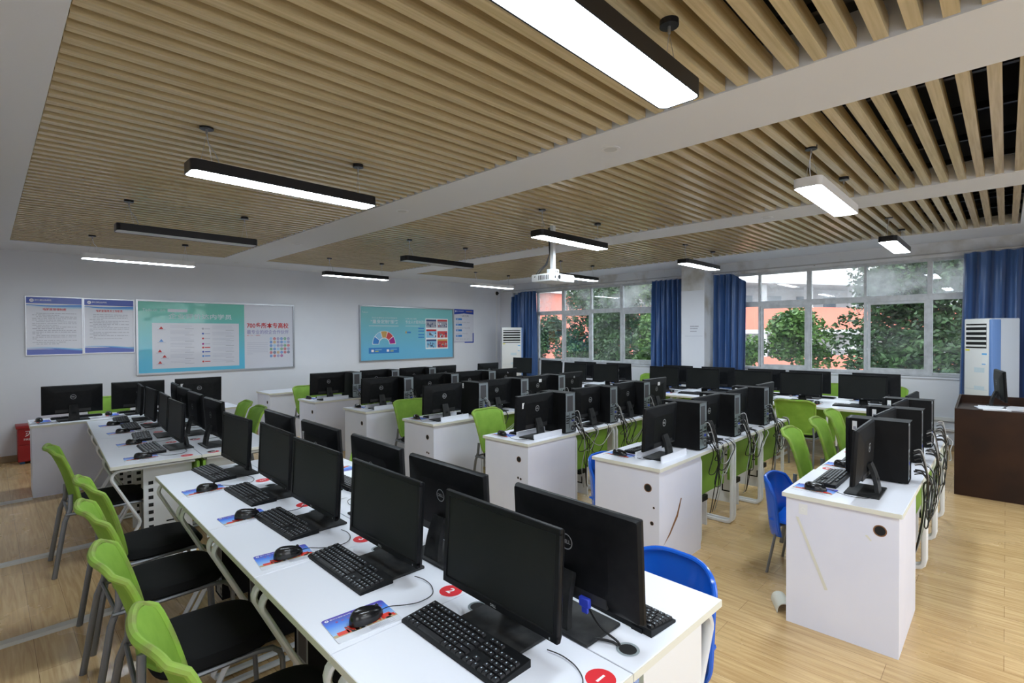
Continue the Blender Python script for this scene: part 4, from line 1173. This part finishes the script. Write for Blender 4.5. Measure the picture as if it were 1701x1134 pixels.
for ri, (rn_, y0, hk, mx, tx) in enumerate(rows):
    xo = xj[ri]
    CABP[hk].put((xo + .015, y0 + .01, 0), 0, 'white end cabinet of the %s' % rn_ + ('' if mx else ', empty on top'), 'white end cabinets')
    nd = 3 + (1 if len(mx) > 4 else 0) + (0 if mx else -1)
    for k in range(nd):
        RD.put((xo + .675 + .70 * k, y0, 0), 0, 'white desk with green panel in %s, %s' % (rn_, pos[k + 1]), 'desks of the right-hand rows')
    for k, x in enumerate(mx):
        st = {(2, 0): 1, (3, 2): 2, (4, 3): 3, (2, 3): 2, (3, 3): 3}.get((ri, k), 0)
        if ri == 0: st = 0
        dy = .21 if ri == 0 else .16
        mdesc = 'seen from behind'
        station(x, y0 + dy, PI, mdesc, '%s in the %s' % (pos[k], rn_), mon=st, kb=(-.16, -.20 if ri == 0 else -.22), pad=(.16, -.225 if ri == 0 else -.265), jit=5 if ri == 0 else 2.5)
    for k, x in enumerate(tx):
        TW.put((x, y0 + (.035 if ri else .05), DT), R(jr.uniform(-1.5, 1.5)), 'black PC tower standing %s monitor of %s' % (['beside the first', 'beside the second', 'beside the third'][k], rn_), 'computer towers')
        CB[(ri + k) % 3].put((x, y0 + .03, DT), 0, 'tangled cables hanging behind %s PC tower of %s' % (['the first', 'the second', 'the third'][k], rn_), 'cable bundles')
# desk numbers on the rightmost row
for k, (x, y) in enumerate(((3.42, .99 - .12), (3.95, .86), (4.6, .86))):
    b = MB(); b.disc(0, 0, .034, 0, 'red_st', 24); T = Matrix.Rotation(PI, 4, 'Z'); b.text(str(25 + k), 0, -.014, .028, .0006, 'pure_w', align='c', bold=.03, T=T)
    o = b.build('number_sticker', loc=(x, y, DT + .001)); tag(o, 'oval red number sticker on the rightmost row, %s' % ['on the end cabinet', 'on the second desk', 'on the third desk'][k], 'sticker', 'number stickers of the rightmost row')
# marks on the front cabinet
T = Matrix(((0, 0, -1, 3.2133), (-1, 0, 0, 0), (0, 1, 0, 0), (0, 0, 0, 1)))
b = MB(T); b.poly([(-.86, .62, 0), (-.845, .62, 0), (-.70, .25, 0), (-.715, .245, 0)], 'cream_edge'); b.poly([(-.53, .60, 0), (-.52, .605, 0), (-.50, .58, 0), (-.505, .575, 0)], 'cream_edge'); o = b.build('tape_strip'); tag(o, 'yellowed tape strip stuck slantwise on the rightmost end cabinet', 'tape')
b = MB(T); b.rect(-.845, -.80, .64, .70, .0005, 'white_plastic'); b.ring(-.8225, .668, .008, .012, .001, 'label_w', 16); o = b.build('cable_clip'); tag(o, 'small white plastic hook on the rightmost end cabinet', 'hook')
b = MB(Matrix(((1, 0, 0, 0), (0, 0, -1, 1.6945), (0, 1, 0, 0), (0, 0, 0, 1)))); b.poly([(3.24, .20, 0), (3.34, .25, 0), (3.46, .35, 0), (3.52, .47, 0), (3.505, .475, 0), (3.44, .37, 0), (3.33, .265, 0)], 'wood_core'); o = b.build('scuff_mark'); tag(o, 'brown curved scuff on the second end cabinet from right', 'scuff')

# row along the notice board wall, left (users face the camera side)
CAB4 = make_cabinet(2, False)
for c in [c for c in CAB4.children if c.name.startswith('cable_hole')]: bpy.data.objects.remove(c)
CP4 = Proto(CAB4)
for k in range(3):
    CP4.put((.325 + k * .665, 7.22 - .01 * k, 0), R(-1), 'white cabinet desk below the framed notices, %s' % ['leftmost, beside the red box', 'middle of three', 'rightmost of three'][k], 'cabinet desks at the notice wall')
for k, (x, y) in enumerate(((.67, 7.40), (1.27, 7.42), (1.90, 7.42))):
    station(x, y, PI, 'seen from behind', 'on the cabinet desks below the notices, %s' % ['leftmost', 'middle', 'rightmost'][k], mon=1 if k == 2 else 0, kb=(-.05, -.22), pad=(.26, -.12), mdesc='seen from behind')
b = MB(); b.box(0, .66, 0, .02, 0, .72, 'white_lam'); 
# window islands
WX0, WXC, WX1 = 7.16, 7.86, 8.56
ordw = ['nearest podium', 'second from podium', 'third from podium', 'fourth from podium', 'fifth from podium']
def make_wdesk(S):
    root = thing('computer_desk', 'desk', 'desk'); L, d = .69, .70
    def bx(b, xa, xb, *r): b.box(min(S * (xa - d), S * (xb - d)), max(S * (xa - d), S * (xb - d)), *r)
    b = MB(); bx(b, 0, d - .002, .0015, L - .0015, DT - .025, DT, 'white_top'); b.build('desktop', root)
    b = MB(); bx(b, -.0015, 0, .002, L - .002, DT - .024, DT - .001, 'cream_edge'); b.build('edge_banding', root)
    b = MB(); bx(b, d - .30, d - .282, .02, L - .02, .28, .70, 'green_panel'); b.build('modesty_panel', root)
    for y in (.05, L - .05):
        b = MB(); b.tube([(S * (x - d), y, z) for x, z in ((.6, .705), (.12, .705), (.09, .69), (.08, .66), (.08, .05), (.10, .02), (.14, .015), (.6, .015))], .012, 'white_steel', 8, ry=.02, up=(0, 1, 0)); b.build('leg', root)
    return root
WD = {1: Proto(make_wdesk(1)), -1: Proto(make_wdesk(-1))}
for isl, (ys, n) in {'right': (.85, 5), 'left': (4.72, 4)}.items():
    for k in range(n):
        for S, sd in ((1, 'room side'), (-1, 'window side')):
            WD[S].put((WXC, ys + .69 * k, 0), 0, 'white desk on %s of the %s window island, %s' % (sd, isl, ordw[k]), 'desks of the window islands')
WF = [(1.30, 'right', 0), (2.00, 'right', 1), (2.62, 'right', 2), (3.36, 'right', 3), (4.00, 'right', 4), (5.13, 'left', 0), (5.80, 'left', 1), (6.37, 'left', 2), (7.15, 'left', 3)]
for y, isl, k in WF:
    z = DT
    if isl == 'left' and k == 3:
        b = MB(); b.rbox(-.12, .12, -.14, .14, 0, .055, 'black_pl', .006); o = b.build('monitor_riser', loc=(7.70, y, DT)); tag(o, 'black flat box lifting the leftmost monitor of the left window island', 'riser'); z = DT + .055
    station(7.70, y, R(-90), '', 'on room side of %s window island, %s' % (isl, ordw[k]), kb=(-.05, -.22), pad=(.24, -.25), z=DT, mdesc='facing us', kb_on=True) if z == DT else mons[0].put((7.70, y, z), R(-90), 'black monitor standing higher than its neighbours at left end of window islands', 'monitors')
WR = [(1.22, 'right', 0), (1.99, 'right', 1), (2.56, 'right', 2), (3.28, 'right', 3), (3.95, 'right', 4), (5.10, 'left', 0), (5.85, 'left', 1), (6.70, 'left', 2)]
for y, isl, k in WR:
    station(8.06, y, R(90), 'seen from behind', 'on window side of %s window island, %s' % (isl, ordw[k]), kb=(-.05, -.20), pad=(.24, -.22), mdesc='seen from behind')
# podium monitor and keyboard
mons[0].put((7.32, .055, .885), R(8), 'black monitor standing on the dark podium', 'monitors')
KB.put((7.14, -.40, .885), R(85), 'black keyboard lying on the dark podium', 'keyboards')

# ------------------------------------------------------------------ chairs
def make_green_chair():
    root = thing('mesh_chair', 'chair', 'chair')
    def back(u, v):
        s = 2 * u - 1
        w = .185 + .035 * v
        zz = .475 + .40 * v + (.018 * s * s if v > .5 else 0) * (v - .5) * 2
        x = s * w
        # rounded corners at the top and bottom
        k = max(0, (v - .86) / .14); x *= 1 - .10 * k * k
        k2 = max(0, (.14 - v) / .14); x *= 1 - .08 * k2 * k2
        zz -= .035 * k * abs(s) ** 5
        y = -.205 - .075 * v - .05 * v ** 3 + .045 * s * s
        if v > .9: y -= .012 * (v - .9) * 10
        return (x, y, zz)
    b = MB(); b.surf(back, 16, 16, 'green_mesh', -.008); b.build('backrest', root)
    edge = [back(i / 16, 1) for i in range(17)] + [back(1, 1 - i / 16) for i in range(1, 17)] + [back(1 - i / 16, 0) for i in range(1, 17)] + [back(0, i / 16) for i in range(1, 16)]
    b = MB(); b.tube([(p[0], p[1] - .004, p[2]) for p in edge], .0125, 'green_rim', 8, closed=True); b.build('back_piping', root)
    b = MB()
    def seat(u, v):
        a = u * 2 * PI; e = .55
        ca, sa = math.cos(a), math.sin(a)
        r = v
        X = .222 * math.copysign(abs(ca) ** e, ca) * r; Y = .215 * math.copysign(abs(sa) ** e, sa) * r + .02
        return (X, Y, .475 + .012 * (1 - r ** 4) - (.03 * max(0, (r - .85) / .15) ** 2))
    b.surf(seat, 40, 10, 'seat'); 
    vs = [seat(i / 40, 1) for i in range(40)]; b.add([(p[0], p[1], p[2]) for p in vs] + [(p[0] * .97, p[1] * .97, .432) for p in vs], [(i, 40 + i, 40 + (i + 1) % 40, (i + 1) % 40) for i in range(40)] + [tuple(79 - i for i in range(40))], 'seat', True)
    b.build('seat', root)
    for s in (-1, 1):
        b = MB(); b.tube([(s * .205, -.315, 0), (s * .20, -.255, .38), (s * .195, -.225, .46), (s * .185, -.222, .56)], .011, 'grey_steel', 8, ry=.015); b.build('rear_leg', root)
        b = MB(); b.tube([(s * .20, -.25, .425), (s * .21, -.1, .425), (s * .212, .14, .428), (s * .212, .20, .42), (s * .212, .228, .395), (s * .212, .238, .36), (s * .205, .255, 0)], .011, 'grey_steel', 8, ry=.013); b.build('front_leg', root)
    b = MB(); b.tube([(-.2, -.235, .43), (.2, -.235, .43)], .009, 'grey_steel', 8); b.build('crossbar', root)
    b = MB(); b.tube([(-.21, .10, .425), (.21, .10, .425)], .009, 'grey_steel', 8); b.build('crossbar', root)
    return root
def make_blue_chair():
    root = thing('plastic_chair', 'chair', 'chair')
    b = MB()
    def back(u, v):
        s = 2 * u - 1
        k = max(0, (v - .72) / .28); k2 = max(0, (.22 - v) / .22)
        x = s * .212 * (1 - .13 * k ** 2.4 - .12 * k2 ** 2.4)
        z = .28 + .43 * v - .035 * k * abs(s) ** 3 + .02 * k2 * abs(s) ** 3
        y = -.215 - .045 * v + .10 * abs(s) ** 3.2 * (1 - .35 * k)
        return (x, y, z)
    b.surf(back, 24, 20, 'blue', -.010)
    edge = [back(i / 24, 1) for i in range(25)] + [back(1, 1 - i / 20) for i in range(1, 21)] + [back(1 - i / 24, 0) for i in range(1, 25)] + [back(0, i / 20) for i in range(1, 20)]
    b.tube([(p[0], p[1] + .004, p[2]) for p in edge], .011, 'blue', 8, closed=True)
    b.build('backrest', root)
    b = MB()
    def st(u, v):
        s = 2 * u - 1; y = -.19 + .42 * v
        return (s * (.20 + .012 * math.sin(v * PI)), y, .40 + .025 * s * s - .012 * math.sin(v * PI) - .035 * max(0, v - .8) * 5 * .5)
    b.surf(st, 14, 14, 'blue', .012); b.build('seat', root)
    for s in (-1, 1):
        b = MB(); b.tube([(s * .19, -.21, 0), (s * .165, -.14, .385)], .010, 'grey_steel', 8); b.build('rear_leg', root)
        b = MB(); b.tube([(s * .19, .20, 0), (s * .165, .13, .385)], .010, 'grey_steel', 8); b.build('front_leg', root)
    b = MB(); b.tube([(-.168, -.14, .38), (.168, -.14, .38), (.168, .13, .38), (-.168, .13, .38)], .009, 'grey_steel', 8, closed=True); b.build('seat_frame', root)
    return root
GC = Proto(make_green_chair()); BC = Proto(make_blue_chair())
for x, y, a, l in ((.61, 1.66, -92, 'green mesh chair at left side of front island, nearest the camera'), (.60, 2.33, -94, 'green mesh chair at left side of front island, second from camera'),
                   (.63, 3.06, -90, 'green mesh chair at left side of front island, third from camera'), (.68, 3.64, -88, 'green mesh chair at left side of front island, fourth from camera'),
                   (.63, 4.90, -91, 'green mesh chair at the left rear island, standing alone farthest left')):
    GC.put((x, y, 0), R(a), l, 'green mesh chairs')
for x, y, a, l in ((1.64, 3.24, 92, 'green mesh chair at the right side of the front island'),
                   (1.82, 5.98, 86, 'green mesh chair right of the rear left island, nearer one'), (1.88, 6.58, 84, 'green mesh chair right of the rear left island, farther one'),
                   (1.10, 8.15, 176, 'green mesh chair behind the cabinet desks below the notices'),
                   (3.50, 7.60, 180, 'green mesh chair behind the end cabinet of the sixth row'),
                   (3.56, 4.93, 176, 'green mesh chair behind the end cabinet of the fourth row'),
                   (3.70, 3.66, 184, 'green mesh chair behind the end cabinet of the third row'),
                   (1.62, 4.82, 90, 'green mesh chair at the near right desk of the rear left island'),
                   (4.62, .98, 184, 'green mesh chair behind the rightmost row, nearest of three'),
                   (5.32, .95, 184, 'green mesh chair behind the rightmost row, middle of three'),
                   (5.98, .98, 182, 'green mesh chair behind the rightmost row, farthest of three'),
                   (6.93, 1.80, -90, 'green mesh chair with its back to camera at the right window island'),
                   (8.85, 1.22, 90, 'green mesh chair on window side of right window island, nearest podium'), (8.85, 1.98, 90, 'green mesh chair on window side of right window island, second from podium'),
                   (8.80, 5.0, 90, 'green mesh chair on window side of left window island'), (8.85, 2.70, 90, 'green mesh chair on window side of right window island, third from podium')):
    GC.put((x, y, 0), R(a), l, 'green mesh chairs')
for x, y, a, l in ((1.84, 1.04, 86, 'blue plastic chair tucked in at near end of the front island'),
                   (3.41, 2.10, 180, 'blue plastic chair behind the end cabinet of the second row'),
                   (3.95, 1.0, 180, 'blue plastic chair behind the end cabinet of the rightmost row')):
    o = BC.put((x, y, 0), R(a), l, 'blue plastic chairs')
    if 'rightmost' in l: o.scale = (.92, .92, .92)

# ------------------------------------------------------------------ floor strips
for k, (y, x1, l) in enumerate(((3.895, .95, 'nearest the camera'), (5.25, .95, 'middle one'), (7.20, .32, 'farthest, by the wall cabinets'))):
    b = MB(); b.prism([(-.045, 0), (.045, 0), (.03, .014), (-.03, .014)], X0, x1, 'strip', T=Matrix(((0, 0, 1, 0), (1, 0, 0, 0), (0, 1, 0, 0), (0, 0, 0, 1))))
    o = b.build('floor_cable_cover', loc=(0, y, 0)); tag(o, 'grey cable cover strip across the left floor, ' + l, 'cable cover', 'floor cable covers')
b = MB(); b.surf(lambda u, v: (-.08 + .16 * u, .04 * math.cos(v * PI), .055 * math.sin(v * PI) ** .7), 2, 10, 'cream_edge', .004); o = b.build('floor_cable_cover', loc=(3.36, .975, 0), rz=.5); tag(o, 'short cream arched cable cover beside the rightmost end cabinet', 'cable cover')

# cables at the near corner of the front island
def loose(name, pts, r, m, label):
    sm = []
    for i in range(len(pts) - 1):
        p0 = Vector(pts[max(i - 1, 0)]); p1 = Vector(pts[i]); p2 = Vector(pts[i + 1]); p3 = Vector(pts[min(i + 2, len(pts) - 1)])
        for t in (0, .25, .5, .75): sm.append(tuple(.5 * ((2 * p1) + (p2 - p0) * t + (2 * p0 - 5 * p1 + 4 * p2 - p3) * t * t + (3 * p1 - p0 - 3 * p2 + p3) * t ** 3)))
    sm.append(tuple(pts[-1])); b = MB(); b.tube(sm, r, m, 6); o = b.build(name); tag(o, label, 'cable'); return o
loose('monitor_cable', [(1.305, .935, .81), (1.30, .90, .78), (1.295, .86, .765), (1.290, .82, .758), (1.287, .806, .742)], .0035, 'cable_b', 'black video cable dropping from the blue plug into the desk hole')
loose('power_cable', [(1.33, 1.06, .80), (1.25, 1.05, .765), (1.22, .98, .756), (1.25, .90, .757), (1.28, .83, .757), (1.284, .81, .742)], .004, 'cable_b', 'black power cable curving across desk to the hole near sticker 1')

# ------------------------------------------------------------------ outside
GZ = -4.2
b = MB(); b.box(XW + .3, 80, -40, 60, GZ - .1, GZ, 'ground'); o = b.build('ground', kind='structure'); tag(o, 'paved ground of the courtyard below the windows')
def tree(x, y, z0, z1, rx, ry, n, m, label, seed, blobs, leaf=.13):
    root = thing('courtyard_tree', label, 'tree', (x, y, GZ)); rr = random.Random(seed)
    b = MB(); b.tube([(0, 0, 0), (.1, .05, (z0 - GZ) * .5), (0, .1, z0 - GZ + .4), (0, 0, (z0 + z1) / 2 - GZ)], [.16, .13, .10, .05], 'bark', 8); b.build('trunk', root)
    b = MB(); BL = []
    for i in range(blobs):
        a = rr.uniform(0, 2 * PI); h = rr.random()
        q = math.sin(PI * (.12 + .80 * h)) ** .7
        BL.append((rx * .62 * q * math.cos(a) * rr.random() ** .5, ry * .66 * q * math.sin(a) * rr.random() ** .5, z0 + (z1 - z0) * (.08 + .84 * h) - GZ, rr.uniform(.32, .55) * min(rx, ry)))
    vs = []; fs = []
    for i in range(n):
        c = BL[rr.randrange(blobs)]
        v = Vector((rr.gauss(0, 1), rr.gauss(0, 1), rr.gauss(0, 1))).normalized() * c[3] * rr.random() ** .28
        p = Vector(c[:3]) + v
        t = Vector((rr.gauss(0, 1), rr.gauss(0, 1), rr.gauss(0, .6))).normalized(); u = t.cross(Vector((rr.gauss(0, 1), rr.gauss(0, 1), rr.gauss(0, 1)))).normalized()
        L_ = leaf * rr.uniform(.7, 1.2); k = len(vs)
        vs += [tuple(p - t * L_ * .5), tuple(p + u * L_ * .24), tuple(p + t * L_ * .5), tuple(p - u * L_ * .24)]; fs.append((k, k + 1, k + 2, k + 3))
    b.add(vs, fs, m); b.build('foliage', root)
tree(14.0, 4.95, -1.5, 1.75, .75, .70, 5000, 'leaf_b', 'small bright green tree just right of the pillar curtain', 1, 12)
tree(14.0, 3.75, -1.5, 2.45, .9, .85, 9000, 'leaf_b', 'bright green tree in the second pane right of the pillar', 2, 20)
tree(13.5, 1.25, -1.2, 3.9, 1.8, 1.75, 30000, 'leaf', 'large dark tree filling the right half of the right window', 3, 40)
tree(14.8, -.5, -1.5, 4.2, 1.8, 1.7, 22000, 'leaf', 'dark tree partly behind the wide right curtain', 4, 34)
tree(14.0, 11.9, -1.5, 2.75, 1.2, 1.0, 12000, 'leaf', 'dense green tree in leftmost pane of left window', 5, 18)
tree(14.5, 10.2, -1.5, 3.7, 1.5, 1.35, 24000, 'leaf', 'dark dense tree in the second pane of left window', 6, 26)
tree(13.5, 8.3, -1.5, 3.8, 1.5, 1.45, 26000, 'leaf', 'dark dense tree in the third pane of left window', 7, 30)
tree(12.5, 6.6, -1.5, 3.4, 1.2, 1.05, 16000, 'leaf_b', 'lighter green tree beside the curtain left of the pillar', 8, 22)

bl = thing('school_building', 'coral and white school building across the courtyard', 'building', (26, 9, GZ))
a0 = Vector((23.0, 12.0, 0)); a1 = Vector((36.0, 4.5, 0)); dv = (a1 - a0).normalized(); nv = Vector((dv.y, -dv.x, 0))
if nv.x > 0: nv = -nv
Tb = Matrix(((dv.x, -nv.x, 0, a0.x - 26), (dv.y, -nv.y, 0, a0.y - 9), (0, 0, 1, -GZ), (0, 0, 0, 1)))
LB = 22
for z0_, z1_ in ((1.85, 3.05), (-1.30, -.10 + .55)):
    b = MB(Tb); b.box(-2, LB, 0, .15, z0_, z1_ - .0, 'coral'); b.build('parapet', bl)
b = MB(Tb); b.box(-2, LB, 2.2, 2.6, GZ, 4.3, 'bldg_w'); b.build('wall', bl)
b = MB(Tb); b.box(-2, LB, .0, 2.2, 1.65, 1.85, 'bldg_w'); b.build('corridor_slab', bl)
b = MB(Tb); b.box(-2, LB, .0, 2.2, -1.5, -1.3, 'bldg_w'); b.build('corridor_slab', bl)
b = MB(Tb); b.box(-2.4, LB + .5, -.6, 3, 4.2, 4.4, 'bldg_w'); b.build('roof', bl)
for i in range(8):
    b = MB(Tb); b.box(i * 3 - .15, i * 3 + .15, .05, .35, -1.3, 4.2, 'bldg_w'); b.build('column', bl)
for i in range(11):
    for z in (-1.1, 2.1):
        b = MB(Tb); b.box(i * 2 + .2, i * 2 + 1.1, 2.17, 2.2, z, z + 1.7, 'bldg_g'); b.build('window', bl)
b = MB(Tb)
for i in range(40): b.box(i * .5, i * .5 + .03, .04, .08, .45, .75, 'bldg_w')
b.box(-2, LB, .03, .09, .75, .80, 'bldg_w'); b.build('railing', bl)
bl2 = thing('coral_wing', 'coral rendered wing seen in the left window panes', 'building', (26, 22, GZ))
b = MB(Matrix.Translation((0, 0, -GZ))); b.box(0, 6, -.2, 8, GZ, 4.4, 'coral'); b.build('wall', bl2)
b = MB(Matrix.Translation((0, 0, -GZ))); b.box(-.3, 6.3, -.5, 8.3, 4.4, 4.6, 'bldg_w'); b.build('roof', bl2)
bl3 = thing('coral_low_building', 'low coral building showing through the trees', 'building', (19, 12, GZ))
b = MB(Matrix.Translation((0, 0, -GZ))); b.box(0, 2, .5, 6.5, GZ, 1.5, 'coral'); b.build('wall', bl3)
# student in the corridor
pp = Tb @ Vector((6.4, .8, -1.3)); pw = Vector((pp.x + 26, pp.y + 9, -1.3))
per = thing('person', 'person in white shirt standing in the corridor across the courtyard', 'person', tuple(pw))
b = MB(); b.tube([(0, 0, .95), (0, 0, 1.1), (0, 0, 1.3), (0, 0, 1.42), (0, 0, 1.50), (0, 0, 1.55), (0, 0, 1.63), (0, 0, 1.70), (0, 0, 1.74)], [.13, .14, .17, .12, .05, .07, .085, .08, .02], 'skin', 12, ry=[.10, .10, .11, .09, .05, .08, .1, .09, .02])
for s in (-1, 1):
    b.tube([(s * .16, 0, 1.38), (s * .22, .02, 1.12), (s * .20, .16, .98)], [.045, .038, .028], 'skin', 8)
    b.tube([(s * .08, 0, .98), (s * .09, .01, .5), (s * .09, 0, .06), (s * .09, .10, .03)], [.085, .055, .04, .03], 'print_d', 8)
b.build('body', per)
b = MB(); b.tube([(0, 0, .92), (0, 0, 1.15), (0, 0, 1.34), (0, 0, 1.43)], [.15, .155, .185, .10], 'shirt', 12, ry=[.115, .115, .125, .09]); b.build('shirt', per)
b = MB(); b.tube([(0, .02, 1.66), (0, .02, 1.72), (0, .01, 1.77)], [.09, .088, .04], 'print_d', 10, ry=[.10, .10, .04]); b.build('hair', per)
